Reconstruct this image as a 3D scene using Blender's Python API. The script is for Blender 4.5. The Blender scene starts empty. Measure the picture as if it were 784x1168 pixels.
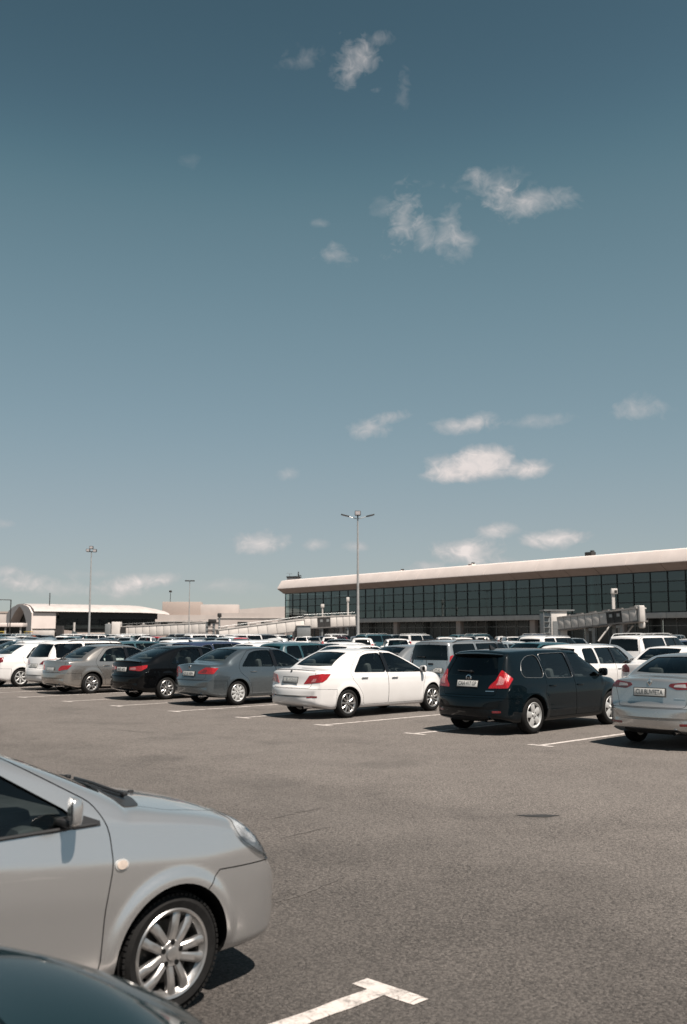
import bpy, bmesh, math, random
import numpy as np
from mathutils import Vector, Matrix
from mathutils.bvhtree import BVHTree
from mathutils.geometry import delaunay_2d_cdt
random.seed(11)
R_ = math.radians
scene = bpy.context.scene
COL = scene.collection

# ------------------------------------------------------------------ camera model (photo pixels 784 x 1168)
FPX, PITCH, CAMH = 1135.0, math.atan(139/1135.0), 1.80
def ray(px, py):
    x, z = (px-392)/FPX, -(py-584)/FPX
    c, s = math.cos(PITCH), math.sin(PITCH)
    return Vector((x, c - s*z, s + c*z))
def ground(px, py, z=0.0):
    d = ray(px, py); t = (z-CAMH)/d.z
    return Vector((d.x*t, d.y*t, z))
def at(px, py, Y):
    d = ray(px, py); t = Y/d.y
    return Vector((d.x*t, Y, CAMH+d.z*t))
def project(p):
    c, s = math.cos(PITCH), math.sin(PITCH)
    y, z = p[1], p[2]-CAMH
    yy, zz = c*y + s*z, -s*y + c*z
    return 392+FPX*p[0]/yy, 584-FPX*zz/yy

# ------------------------------------------------------------------ small helpers
def pchip(pts):
    xs = np.array([p[0] for p in pts], float); ys = np.array([p[1] for p in pts], float)
    h = np.diff(xs); d = np.diff(ys)/h
    m = np.zeros(len(xs))
    for i in range(1, len(xs)-1):
        if d[i-1]*d[i] > 0:
            w1, w2 = 2*h[i]+h[i-1], h[i]+2*h[i-1]
            m[i] = (w1+w2)/(w1/d[i-1]+w2/d[i])
    m[0], m[-1] = d[0], d[-1]
    def f(x):
        x = min(max(x, xs[0]), xs[-1])
        i = min(max(int(np.searchsorted(xs, x))-1, 0), len(h)-1)
        t = (x-xs[i])/h[i]; t2 = t*t; t3 = t2*t
        return float((2*t3-3*t2+1)*ys[i]+(t3-2*t2+t)*h[i]*m[i]+(-2*t3+3*t2)*ys[i+1]+(t3-t2)*h[i]*m[i+1])
    return f

def mesh(name, verts, faces, mats=(), mi=None, smooth=None, fix=False):
    me = bpy.data.meshes.new(name)
    me.from_pydata([tuple(v) for v in verts], [], [tuple(f) for f in faces])
    for m in mats: me.materials.append(m)
    if mi is not None: me.polygons.foreach_set('material_index', mi)
    if fix:
        bm = bmesh.new(); bm.from_mesh(me)
        bmesh.ops.remove_doubles(bm, verts=bm.verts, dist=1e-5)
        bmesh.ops.recalc_face_normals(bm, faces=bm.faces); bm.to_mesh(me); bm.free()
    if smooth is not None:
        me.polygons.foreach_set('use_smooth', [True]*len(me.polygons))
        me.set_sharp_from_angle(angle=R_(smooth))
    me.update()
    return me

class MB:
    """collects shapes into one mesh"""
    def __init__(s): s.v, s.f, s.m = [], [], []
    def add(s, vs, fs, m=0, M=None):
        o = len(s.v)
        s.v += [tuple(M @ Vector(v)) if M is not None else tuple(v) for v in vs]
        s.f += [tuple(i+o for i in f) for f in fs]; s.m += [m]*len(fs)
    def box(s, c, d, m=0, M=None, b=0.0):
        x, y, z = d[0]/2, d[1]/2, d[2]/2
        if b <= 0:
            vs = [(c[0]+i*x, c[1]+j*y, c[2]+k*z) for i in (-1, 1) for j in (-1, 1) for k in (-1, 1)]
            fs = [(0, 1, 3, 2), (4, 6, 7, 5), (0, 4, 5, 1), (2, 3, 7, 6), (0, 2, 6, 4), (1, 5, 7, 3)]
            s.add(vs, fs, m, M)
        else:
            bm = bmesh.new(); bmesh.ops.create_cube(bm, size=1)
            for v in bm.verts: v.co = (c[0]+v.co.x*d[0], c[1]+v.co.y*d[1], c[2]+v.co.z*d[2])
            bmesh.ops.bevel(bm, geom=bm.edges[:], offset=b, segments=2, affect='EDGES', profile=.5)
            bm.verts.index_update()
            s.add([v.co[:] for v in bm.verts], [[v.index for v in f.verts] for f in bm.faces], m, M); bm.free()
    def tube(s, pts, r, n=8, m=0, cap=True, r2=None):
        pts = [Vector(p) for p in pts]; N = len(pts); vs = []
        up = Vector((0, 0, 1))
        for i, p in enumerate(pts):
            d = (pts[min(i+1, N-1)]-pts[max(i-1, 0)]).normalized()
            a = d.cross(up)
            if a.length < 1e-3: a = d.cross(Vector((1, 0, 0)))
            a.normalize(); b = d.cross(a)
            rr = r if r2 is None else r+(r2-r)*i/(N-1)
            vs += [p+a*rr*math.cos(2*math.pi*k/n)+b*rr*math.sin(2*math.pi*k/n) for k in range(n)]
        fs = [(i*n+k, i*n+(k+1) % n, (i+1)*n+(k+1) % n, (i+1)*n+k) for i in range(N-1) for k in range(n)]
        if cap: fs += [tuple(range(n))[::-1], tuple((N-1)*n+k for k in range(n))]
        s.add(vs, fs, m)
    def lathe(s, prof, n=40, m=0, closed=False, M=None):
        """profile of (y, r) turned round the y axis"""
        vs = [(r*math.cos(2*math.pi*k/n), y, r*math.sin(2*math.pi*k/n)) for (y, r) in prof for k in range(n)]
        P = len(prof); fs = []
        for i in range(P if closed else P-1):
            j = (i+1) % P
            fs += [(i*n+k, i*n+(k+1) % n, j*n+(k+1) % n, j*n+k) for k in range(n)]
        s.add(vs, fs, m, M)
    def prism(s, poly, axis, a, b, m=0, M=None):
        """poly of 2-D points extruded from a to b along axis ('x': (y,z), 'y': (x,z), 'z': (x,y))"""
        n = len(poly)
        def P(p, t): return {'x': (t, p[0], p[1]), 'y': (p[0], t, p[1]), 'z': (p[0], p[1], t)}[axis]
        vs = [P(p, a) for p in poly]+[P(p, b) for p in poly]
        fs = [tuple(range(n))[::-1], tuple(range(n, 2*n))]+[(i, (i+1) % n, n+(i+1) % n, n+i) for i in range(n)]
        s.add(vs, fs, m, M)
    def mesh(s, name, mats, smooth=40, fix=True):
        return mesh(name, s.v, s.f, mats, None if fix else s.m, smooth) if not fix else s._fixed(name, mats, smooth)
    def plain(s, name, mats): return mesh(name, s.v, s.f, mats, s.m)
    def _fixed(s, name, mats, smooth):
        me = bpy.data.meshes.new(name); me.from_pydata(s.v, [], s.f)
        for m in mats: me.materials.append(m)
        me.polygons.foreach_set('material_index', s.m)
        bm = bmesh.new(); bm.from_mesh(me)
        bmesh.ops.recalc_face_normals(bm, faces=bm.faces); bm.to_mesh(me); bm.free()
        if smooth is not None:
            me.polygons.foreach_set('use_smooth', [True]*len(me.polygons)); me.set_sharp_from_angle(angle=R_(smooth))
        me.update(); return me

def new(name, data=None, parent=None, loc=(0, 0, 0), rot=(0, 0, 0), link=True, **props):
    o = bpy.data.objects.new(name, data)
    if link: COL.objects.link(o)
    if parent is not None: o.parent = parent
    o.location = loc; o.rotation_euler = rot
    for k, v in props.items(): o[k] = v
    return o
def thing(name, label, cat, loc=(0, 0, 0), rz=0.0, data=None, group=None):
    o = new(name, data, None, loc, (0, 0, rz), label=label, category=cat)
    if group: o['group'] = group
    return o
def structure(name, me, loc=(0, 0, 0), rz=0.0):
    return new(name, me, None, loc, (0, 0, rz), kind='structure')

def poly_area(p): return sum(p[i][0]*p[(i+1) % len(p)][1]-p[(i+1) % len(p)][0]*p[i][1] for i in range(len(p)))/2
def inset(poly, d):
    """move every edge of a polygon inwards by d"""
    n = len(poly); sg = 1 if poly_area(poly) > 0 else -1; out = []
    for i in range(n):
        p0, p1, p2 = Vector(poly[i-1]), Vector(poly[i]), Vector(poly[(i+1) % n])
        a, b = (p1-p0).normalized(), (p2-p1).normalized()
        na, nb = Vector((-a.y, a.x))*sg, Vector((-b.y, b.x))*sg
        k = na+nb; k = k/max(k.dot(na), .35) if k.length > 1e-6 else na
        out.append(tuple(p1+k*d))
    return out
def rounded(poly, r, n=4):
    """round the corners of a polygon"""
    out = []; N = len(poly)
    for i in range(N):
        p0, p1, p2 = Vector(poly[i-1]), Vector(poly[i]), Vector(poly[(i+1) % N])
        ra = min(r, (p0-p1).length*.45, (p2-p1).length*.45)
        a, b = p1+(p0-p1).normalized()*ra, p1+(p2-p1).normalized()*ra
        for k in range(n+1):
            t = k/n; out.append(tuple(a*(1-t)**2+p1*2*t*(1-t)+b*t*t))
    return out
def inside(poly, x, y):
    r = False; j = len(poly)-1
    for i in range(len(poly)):
        if (poly[i][1] > y) != (poly[j][1] > y) and x < (poly[j][0]-poly[i][0])*(y-poly[i][1])/(poly[j][1]-poly[i][1])+poly[i][0]: r = not r
        j = i
    return r
def smoothstep(a, b, x):
    t = min(max((x-a)/(b-a), 0), 1); return t*t*(3-2*t)
# ------------------------------------------------------------------ materials
class NT:
    def __init__(s, name):
        s.m = bpy.data.materials.new(name); s.m.use_nodes = True; s.t = s.m.node_tree; s.t.nodes.clear()
        s.out = s.n('ShaderNodeOutputMaterial')
    def n(s, typ, **kw):
        x = s.t.nodes.new(typ)
        for k, v in kw.items():
            if k.startswith('i_'):
                key = k[2:]; key = int(key) if key.isdigit() else key.replace('_', ' ')
                sock = x.inputs[key]
                if hasattr(v, 'is_linked') or isinstance(v, bpy.types.NodeSocket): s.t.links.new(v, sock)
                else: sock.default_value = v
            else: setattr(x, k, v)
        return x
    def math(s, op, a, b=None, c=None, clamp=False):
        x = s.n('ShaderNodeMath', operation=op, use_clamp=clamp)
        for i, v in enumerate((a, b, c)):
            if v is None: continue
            if isinstance(v, (int, float)): x.inputs[i].default_value = v
            else: s.t.links.new(v, x.inputs[i])
        return x.outputs[0]
    def mix(s, f, a, b):
        x = s.n('ShaderNodeMix', data_type='RGBA')
        for i, v in ((0, f), (6, a), (7, b)):
            if isinstance(v, bpy.types.NodeSocket): s.t.links.new(v, x.inputs[i])
            else: x.inputs[i].default_value = v if not isinstance(v, tuple) or len(v) == 4 else (*v, 1)
        return x.outputs[2]
    def ramp(s, f, stops):
        x = s.n('ShaderNodeValToRGB'); s.t.links.new(f, x.inputs[0]); e = x.color_ramp.elements
        while len(e) < len(stops): e.new(.5)
        for k, (p, c) in zip(e, stops): k.position = p; k.color = (c, c, c, 1) if isinstance(c, (int, float)) else (*c, 1)
        return x.outputs[0]
    def noise(s, scale, detail=4, rough=.55, vec=None, dist=0.0):
        x = s.n('ShaderNodeTexNoise'); x.inputs['Scale'].default_value = scale; x.inputs['Detail'].default_value = detail
        x.inputs['Roughness'].default_value = rough; x.inputs['Distortion'].default_value = dist
        if vec is not None: s.t.links.new(vec, x.inputs['Vector'])
        return x.outputs[0]
    def bsdf(s, **kw):
        x = s.n('ShaderNodeBsdfPrincipled')
        for k, v in kw.items():
            sock = x.inputs[k.replace('_', ' ')]
            if isinstance(v, bpy.types.NodeSocket): s.t.links.new(v, sock)
            else: sock.default_value = v if not (isinstance(v, tuple) and len(v) == 3 and sock.type == 'RGBA') else (*v, 1)
        s.t.links.new(x.outputs[0], s.out.inputs[0]); return x
    def bump(s, h, strength, dist):
        x = s.n('ShaderNodeBump'); x.inputs['Strength'].default_value = strength; x.inputs['Distance'].default_value = dist
        s.t.links.new(h, x.inputs['Height']); return x.outputs[0]
    def pos(s): return s.n('ShaderNodeNewGeometry').outputs['Position']
    def obj(s): return s.n('ShaderNodeTexCoord').outputs['Object']

def simple(name, col, rough=.5, metal=0.0, coat=0.0, var=.12, scale=6.0, bump=0.0, spec=.5, bscale=None):
    t = NT(name); o = t.obj(); col = tuple(c*.80 for c in col)
    nz = t.noise(scale, 5, .6, o)
    dark = tuple(c*(1-var) for c in col); lite = tuple(min(c*(1+var), 1) for c in col)
    c = t.mix(t.ramp(nz, [(.3, 0), (.7, 1)]), dark, lite)
    kw = dict(Base_Color=c, Roughness=t.math('MULTIPLY_ADD', nz, rough*.3, rough*.85), Metallic=metal, Coat_Weight=coat, Coat_Roughness=.04, Specular_IOR_Level=spec)
    if bump: kw['Normal'] = t.bump(t.noise(bscale or scale*6, 4, .6, o), bump, .01)
    t.bsdf(**kw); return t.m

def paint(name, metal, deep=False):
    """car paint; the colour is the object's own colour, under a clear coat with a little dust towards the sills"""
    t = NT(name); o = t.obj()
    col = t.n('ShaderNodeObjectInfo').outputs['Color']
    dirt = t.noise(2.3, 3, .5, o)
    lum = t.n('ShaderNodeRGBToBW'); t.t.links.new(col, lum.inputs[0])
    base = t.mix(t.math('MULTIPLY', t.math('POWER', dirt, 2.0), t.math('MULTIPLY_ADD', lum.outputs[0], .25, .003, clamp=True)), col, (.20, .17, .145))
    rough = t.math('MULTIPLY_ADD', dirt, .10, .20 if metal else .38)
    t.bsdf(Base_Color=base, Metallic=.80 if metal else 0.0, Roughness=rough, Coat_Weight=.75 if deep else .9 if metal else 1.0, Coat_Roughness=t.math('MULTIPLY_ADD', dirt, .03, .01), Coat_IOR=1.42 if deep else 1.5, Specular_IOR_Level=.03 if deep else .4,
           )
    return t.m

def glass(name, tint, refl=1.0):
    t = NT(name)
    fr = t.n('ShaderNodeFresnel', i_IOR=1.5).outputs[0]
    fac = t.math('MULTIPLY', fr, refl, clamp=True)
    tr = t.n('ShaderNodeBsdfTransparent', i_Color=(*tint, 1))
    nz = t.noise(3.0, 4, .6, t.obj())
    gl = t.n('ShaderNodeBsdfGlossy', i_Color=(1, 1, 1, 1)); t.t.links.new(t.math('MULTIPLY', nz, .03), gl.inputs['Roughness'])
    mx = t.n('ShaderNodeMixShader'); L = t.t.links
    L.new(fac, mx.inputs[0]); L.new(tr.outputs[0], mx.inputs[1]); L.new(gl.outputs[0], mx.inputs[2]); L.new(mx.outputs[0], t.out.inputs[0])
    return t.m

M = {}
M['paint'] = paint('car_paint', False)
M['metalpaint'] = paint('metallic_car_paint', True)
M['darkpaint'] = paint('deep_car_paint', False, True)
M['dark'] = simple('dark_rubber', (.006, .006, .006), .8, spec=.15)
M['rubber'] = simple('tyre_rubber', (.0105, .0102, .010), .8, var=.35, scale=30, bump=.2, spec=.2)
M['plastic'] = simple('black_plastic', (.02, .02, .021), .45, var=.2)
M['gloss_black'] = simple('gloss_black', (.008, .008, .009), .12, var=.1)
M['alloy'] = simple('alloy_wheel', (.52, .51, .50), .32, .85, var=.12, scale=14)
M['hubcap'] = simple('painted_wheel_trim', (.60, .60, .59), .34, .35, var=.1, scale=14)
M['chrome'] = simple('chrome', (.75, .75, .76), .12, 1.0, var=.05)
M['steel'] = simple('brake_steel', (.10, .095, .09), .45, .8, var=.3)
M['seat'] = simple('seat_cloth', (.055, .055, .058), .85, var=.3, scale=40)
M['dash'] = simple('dashboard', (.03, .03, .032), .6, var=.2)
M['interior_light'] = simple('light_trim', (.35, .33, .31), .8, var=.1)
M['glass'] = glass('car_glass', (.74, .82, .80), 1.1)
M['privacy'] = glass('dark_car_glass', (.16, .19, .18), 1.1)
M['red_lens'] = simple('red_lens', (.36, .005, .007), .12, coat=1.0, var=.5, scale=45, bump=.5, bscale=80)
M['pink_lens'] = simple('pink_lens', (.50, .20, .20), .12, coat=1.0, var=.6, scale=60, bump=.6, bscale=90)
M['dark_red_lens'] = simple('dark_red_lens', (.16, .006, .008), .12, coat=1.0, var=.5, scale=45, bump=.5, bscale=80)
M['clear_lens'] = simple('clear_lens', (.62, .56, .55), .10, .3, coat=1.0, var=.35, scale=60, bump=.8, bscale=90)
M['amber_lens'] = simple('amber_lens', (.60, .50, .43), .15, coat=1.0, var=.15, scale=60)
M['lamp_glass'] = glass('lamp_glass', (.97, .98, .98), .9)
M['lamp_bowl'] = simple('lamp_bowl', (.72, .73, .75), .2, .7, var=.6, scale=9)
M['plate'] = simple('plate_white', (.62, .61, .58), .45, var=.08)
M['plate_yellow'] = simple('plate_grey', (.33, .34, .34), .45, var=.1)
M['ink'] = simple('plate_ink', (.02, .025, .03), .5)
M['paper'] = simple('paper', (.75, .74, .72), .8, var=.06)
M['red_cloth'] = simple('red_cloth', (.42, .02, .025), .75, var=.2, scale=30)
# ------------------------------------------------------------------ cars: lofted body, panels cut out of it, glass and lamps laid on its surface
def profile(**k):
    """side, plan and section curves of a car body from a few measures; s runs from the rear bumper (0) to the nose (L)"""
    L, H, W = k['L'], k['H'], k['W']
    tz, deck, r0, rp, r1, cowl, hz = k['tz'], k['deck'], k['r0'], k['rp'], k['r1'], k['cowl'], k['hz']
    nose = k.get('nose', .50); hl = k.get('hl', hz-.14); hb = k.get('hb', .98)
    zt = [(0, k.get('bz', .50)), (.012, .585), (.04, .655), (.075, k.get('shelf', .69))]
    if k['kind'] == 'sedan':
        zt += [(.10, .72), (.135, tz-.06), (.16, tz-.012), (.20, tz), (deck-.1, tz+.03), (deck, tz+.05)]
        a, b = tz+.05, H-.028
    else:
        g = k.get('glass_z', .98)
        zt += [(.10, .73), (.13, .84), (k.get('gx', .19), g)]
        deck, a, b = k.get('gx', .19), g, H-.05
    for t, q in ((.25, .33), (.5, .60), (.75, .825)) if k['kind'] == 'sedan' else ((.5, .60),):
        zt.append((deck+(r0-deck)*t, a+(b-a)*q))
    zt += [(r0, b), (r0+.12, b+.012 if k['kind'] == 'sedan' else b+.022), (rp, H), (r1, H-.03)]
    c = hz+.05
    for t, q in ((.3, .76), (.6, .475), (.85, .19)): zt.append((r1+(cowl-r1)*t, c+(H-.03-c)*q))
    zt += [(cowl, c), (cowl+.05, hz+.015), (cowl+.14, hz)]+(k.get('zt_nose') or [(cowl+.5*(L-cowl), hz-(hz-hl)*.28), (L-.30, hl+.03), (L-.17, hl-.05), (L-.085, hl-.15), (L-.03, nose+.10), (L, nose)])
    gc = k.get('gc', .20)
    zb = [(0, .46), (.03, .36), (.09, .30), (.25, gc+.05), (.55, gc), (L-.7, gc)]+(k.get('zb_nose') or [(L-.25, gc-.01), (L-.09, gc+.03), (L-.03, .33), (L, nose-.02)])
    belt = k.get('belt', [(0, .93), (.5, .965), (1.3, .955), (2.4, .925), (3.2, .90), (L-.9, .84), (L-.5, .76), (L, .55)])
    rw, fw = k.get('rw', .62), k.get('fw', .58)
    w = [(0, rw), (.02, rw+.06), (.06, W*.82), (.14, W*.89), (.35, W*.945), (.8, W*.985), (1.4, W), (L-1.4, W)]+(k.get('w_nose') or [(L-.8, W*.975), (L-.45, W*.915), (L-.2, W*.82), (L-.08, W*.73), (L, fw)])
    bow = k.get('bow', [(0, -.17), (.25, -.15), (.7, -.10), (1.2, -.05), (1.9, 0), (2.6, .05), (cowl-.2, .15), (cowl+.4, .17), (L-.3, .22), (L, .26)])
    prof = k.get('prof', [(.12, .90), (.22, .945), (.32, .975), (.45, .992), (.60, 1.0), (.70, .998), (.80, .985), (.86, .972), (.95, .945), (1.1, .90)])
    return dict(zt=pchip(zt), zb=pchip(zb), zs=pchip(belt), w=pchip(w), bow=pchip(bow), prof=pchip(prof))

def section(D, s, thick=0.0):
    c = D['curves']
    zt, zb, W = c['zt'](s), c['zb'](s), c['w'](s); H = max(zt-zb, .01)
    sh = min(max(D['crease'][1]*(D['crease'][0]-s), -.03), .14) if D.get('crease') else 0.0
    prof = c['prof'] if not sh else (lambda z: c['prof'](z-sh*smoothstep(.30, .60, z)))
    zs = max(min(c['zs'](s), zt-min(.035, .3*H)), zb+.3*H)
    ys = W*prof(zs); h = zt-zs
    yc = ys-D['tum']*h-min(.022, .3*h)
    crown = min(D.get('crown', .045), .45*h)
    Cy, Cz = yc, zt-crown
    if thick:
        return zt, zs, ys, yc, crown
    r = min(D.get('rc', .085), .55*yc)
    v = Vector((ys-Cy, zs-Cz)); rl = min(r, v.length*.55); r = min(r, rl*1.6)
    A = Vector((yc-r, zt-crown*((yc-r)/yc)**2)); B = Vector((Cy, Cz))+v.normalized()*rl
    pts = [(y, zt-crown*(y/yc)**2) for y in np.linspace(0, yc-r, 10)]
    for t in (.2, .4, .6, .8, 1.0):
        p = A*(1-t)**2+Vector((Cy, Cz))*2*t*(1-t)+B*t*t; pts.append((p.x, p.y))
    nrm = Vector((v.y, -v.x)).normalized() * (-1 if v.y > 0 else 1)
    S = Vector((ys, zs)); bulge = D.get('bulge', .016)*min(1, h/.4)
    for t in np.linspace(0, 1, 9)[1:]:
        p = B.lerp(S, t); pts.append((p.x+bulge*math.sin(math.pi*t), p.y))
    rb = min(.045, .3*(zs-zb))
    for z in np.linspace(zs, zb+rb, D.get('nside', 18))[1:]: pts.append((W*prof(z), z))
    a, cc, b = Vector((W*prof(zb+rb), zb+rb)), Vector((W*prof(zb)-.004, zb)), Vector((W*prof(zb)-.06, zb))
    for t in (.33, .66, 1.0):
        p = a*(1-t)**2+cc*2*t*(1-t)+b*t*t; pts.append((p.x, p.y))
    for f in (.66, .33, 0): pts.append((b.x*f, zb))
    return pts

def loft(rings):
    n = len(rings[0]); vs = [p for r in rings for p in r]; fs = []
    for i in range(len(rings)-1):
        for k in range(n): fs.append((i*n+k, i*n+(k+1) % n, (i+1)*n+(k+1) % n, (i+1)*n+k))
    fs.append(tuple(range(n))[::-1]); fs.append(tuple((len(rings)-1)*n+k for k in range(n)))
    return vs, fs

def body_mesh(D):
    L = D['L']; c = D['curves']; dens = D.get('dens', 1.0)
    e = .62; ne = int(34*dens); nm = int((L-2*e)/.032*D.get('dens_mid', dens))
    S = [e*(i/ne)**1.7 for i in range(ne)]+list(np.linspace(e, L-e, nm))+[L-e*((ne-1-i)/ne)**1.7 for i in range(ne)]
    Ra, fl = D['R']+.055, D.get('flare', .014); fwid = D.get('flare_w', .085)
    rings = []
    for s in S:
        hp = section(D, s); W = c['w'](s); b = c['bow'](s)
        zt, zb = c['zt'](s), c['zb'](s)
        def X(y): return s-b*(abs(y)/W)**2.2
        half = []
        for (y, z) in hp:
            x = X(y)
            if y > .55*W and z < c['zs'](s)+.02:
                for xw in (D['xr'], D['xf']):
                    d = math.hypot(x-xw, z-D['R'])
                    if z < zb+.02: continue
                    f = 1.0 if d < Ra+.018 else max(0.0, 1-(d-Ra-.018)/fwid)
                    y += fl*smoothstep(0, 1, f)*smoothstep(zb, zb+.12, z)
                for (z0, amp, wid) in D.get('lines', ()):
                    if D['xr']-.6 < x < D['xf']+.5: y += amp*math.exp(-((z-z0-.03*(x-L/2)*-.6)/wid)**2)
            half.append((x, y, z))
        ring = half+[(x, -y, z) for (x, y, z) in half[-2:0:-1]]
        rings.append(ring)
    return loft(rings)

def cavity_mesh(D):
    c = D['curves']; zf = D.get('floor', .66); th = .048; rings = []
    for s in np.arange(D['cab0'], D['cab1']+1e-6, .05):
        zt, zs, ys, yc, crown = section(D, s, 1.0)
        sl = (c['zt'](s+.01)-c['zt'](s-.01))/.02
        zi = max(zt-th*math.sqrt(1+sl*sl), zf+.06); yi = max(yc-.05, .2); si = ys-.075
        z2 = min(zs, zi-.03); z2 = max(z2, zf+.02); W = c['w'](s); b = c['bow'](s)
        hp = [(0, zi), (yi*.5, zi-crown*.2), (yi*.85, zi-crown*.6), (yi, max(zi-crown-.02, z2+.005)), (si, z2), (si-.01, zf), (0, zf)]
        half = [(s-b*(y/W)**2.2, y, z) for (y, z) in hp]
        rings.append(half+[(x, -y, z) for (x, y, z) in half[-2:0:-1]])
    return loft(rings)

_tmp = []
def boolean(me, cutters, op='DIFFERENCE'):
    o = bpy.data.objects.new('cut_target', me); COL.objects.link(o); rm = [o]
    for k in cutters:
        q = bpy.data.objects.new('cutter', k); COL.objects.link(q); q.location = (0, 0, 0); rm.append(q)
        m = o.modifiers.new('b', 'BOOLEAN'); m.operation = op; m.object = q; m.solver = SOLVER
    dg = bpy.context.evaluated_depsgraph_get(); dg.update()
    res = bpy.data.meshes.new_from_object(o.evaluated_get(dg))
    for q in rm: bpy.data.objects.remove(q)
    return res
SOLVER = 'MANIFOLD' if 'MANIFOLD' in [e.identifier for e in bpy.types.BooleanModifier.bl_rna.properties['solver'].enum_items] else 'EXACT'

class Skin:
    """the uncut outer body: nearest point, smooth normal and rays"""
    def __init__(s, vs, fs):
        me = bpy.data.meshes.new('skin'); me.from_pydata(vs, [], fs)
        bm = bmesh.new(); bm.from_mesh(me); bmesh.ops.recalc_face_normals(bm, faces=bm.faces); bm.to_mesh(me); bm.free()
        s.me = me; me.calc_loop_triangles()
        s.v = [v.co.copy() for v in me.vertices]; s.n = [Vector(x.vector) for x in me.vertex_normals]
        s.t = [tuple(t.vertices) for t in me.loop_triangles]
        s.bvh = BVHTree.FromPolygons(s.v, s.t)
    def nrm(s, p, i):
        a, b, c = s.t[i]; A, B, C = s.v[a], s.v[b], s.v[c]
        v0, v1, v2 = B-A, C-A, p-A
        d00, d01, d11, d20, d21 = v0.dot(v0), v0.dot(v1), v1.dot(v1), v2.dot(v0), v2.dot(v1)
        q = d00*d11-d01*d01
        if abs(q) < 1e-14: return s.n[a]
        v = (d11*d20-d01*d21)/q; w = (d00*d21-d01*d20)/q
        v = min(max(v, 0), 1); w = min(max(w, 0), 1)
        return (s.n[a]*(1-v-w)+s.n[b]*v+s.n[c]*w).normalized()
    def near(s, p):
        q, n, i, d = s.bvh.find_nearest(p); return q, s.nrm(q, i), d
    def cast(s, o, d):
        q, n, i, t = s.bvh.ray_cast(o, d)
        return (None, None) if q is None else (q, s.nrm(q, i))

def finish(me, skin, mats, dx):
    """paint where the face lies on the outer skin (with its smooth normals), dark where a cut opened the inside"""
    cache = {}
    co = [v.co.copy() for v in me.vertices]
    def vn(i):
        r = cache.get(i)
        if r is None: q, n, d = skin.near(co[i]); r = cache[i] = (n, d)
        return r
    me.materials.clear()
    for m in mats: me.materials.append(m)
    ln = [None]*len(me.loops); mi = []
    for p in me.polygons:
        n = p.normal; on = True
        for i in p.vertices:
            vnn, d = vn(i)
            if d > .002 or vnn.dot(n) < .45: on = False; break
        if on:
            q, sn, d = skin.near(p.center); on = d < .004 and sn.dot(n) > .5
        mi.append(0 if on else 1)
        for k, i in zip(p.loop_indices, p.vertices): ln[k] = vn(i)[0][:] if on else n[:]
    me.polygons.foreach_set('material_index', mi)
    me.polygons.foreach_set('use_smooth', [True]*len(mi))
    for v in me.vertices: v.co.x -= dx
    me.normals_split_custom_set(ln); me.update()
    return me

def view(theta):
    c, s = math.cos(R_(theta)), math.sin(R_(theta))
    return Vector((-c, -s, 0)), Vector((s, -c, 0))      # towards the viewer, viewer's right
def patch(skin, poly, theta, mat, dx, out=.004, thick=.0, grid=.04, mirror=False, top=False):
    """a sheet (or, with thick, a shell) that follows the body: poly is drawn as seen from theta (0 behind, 90 right side, 180 ahead, or from above)"""
    if poly_area(poly) < 0: poly = poly[::-1]
    pts = []
    for i in range(len(poly)):
        a, b = Vector(poly[i]), Vector(poly[(i+1) % len(poly)]); k = max(1, int((b-a).length/grid))
        pts += [a.lerp(b, j/k) for j in range(k)]
    nb = len(pts); ed = [(i, (i+1) % nb) for i in range(nb)]
    xs, ys = [p[0] for p in poly], [p[1] for p in poly]
    for x in np.arange(min(xs)+grid*.5, max(xs), grid):
        for y in np.arange(min(ys)+grid*.5, max(ys), grid):
            if inside(poly, x, y) and min((Vector((x, y))-q).length for q in pts[:nb]) > grid*.4: pts.append(Vector((x, y)))
    vo, eo, fo, *_ = delaunay_2d_cdt(pts, ed, [], 1, 1e-6)
    va, vr = view(theta)
    P3, N3 = [], []
    for p in vo:
        if top: o, d = Vector((p[0], p[1], 3)), Vector((0, 0, -1))
        else: o, d = vr*p[0]+Vector((0, 0, p[1]))+va*8+Vector((D_MID, 0, 0))*(0), -va
        q, n = skin.cast(o, d)
        if q is None:
            q, n, _ = skin.near(o+d*7)
        P3.append(q); N3.append(n)
    vs = [p+n*out for p, n in zip(P3, N3)]; fs = []
    look = Vector((0, 0, 1)) if top else va
    for f in fo:
        a, b, c = (vs[i] for i in f[:3])
        fs.append(tuple(f) if (b-a).cross(c-a).dot(look) > 0 else tuple(f)[::-1])
    nm = [n[:] for n in N3]
    if thick:
        base = len(vs); cnt = {}
        for f in fs:
            for i in range(len(f)): cnt[(f[i], f[(i+1) % len(f)])] = 1
        bd = [e for e in cnt if (e[1], e[0]) not in cnt]
        idx = {}
        for e in bd:
            for i in e:
                if i not in idx: idx[i] = len(vs); vs.append(P3[i]-N3[i]*thick)
        fs += [(b, a, idx[a], idx[b]) for a, b in bd]
    if mirror: vs = [Vector((v[0], -v[1], v[2])) for v in vs]; fs = [f[::-1] for f in fs]
    vs = [(v[0]-dx, v[1], v[2]) for v in vs]
    return mesh('patch', vs, fs, [mat], None, 50)
D_MID = 0.0

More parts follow.
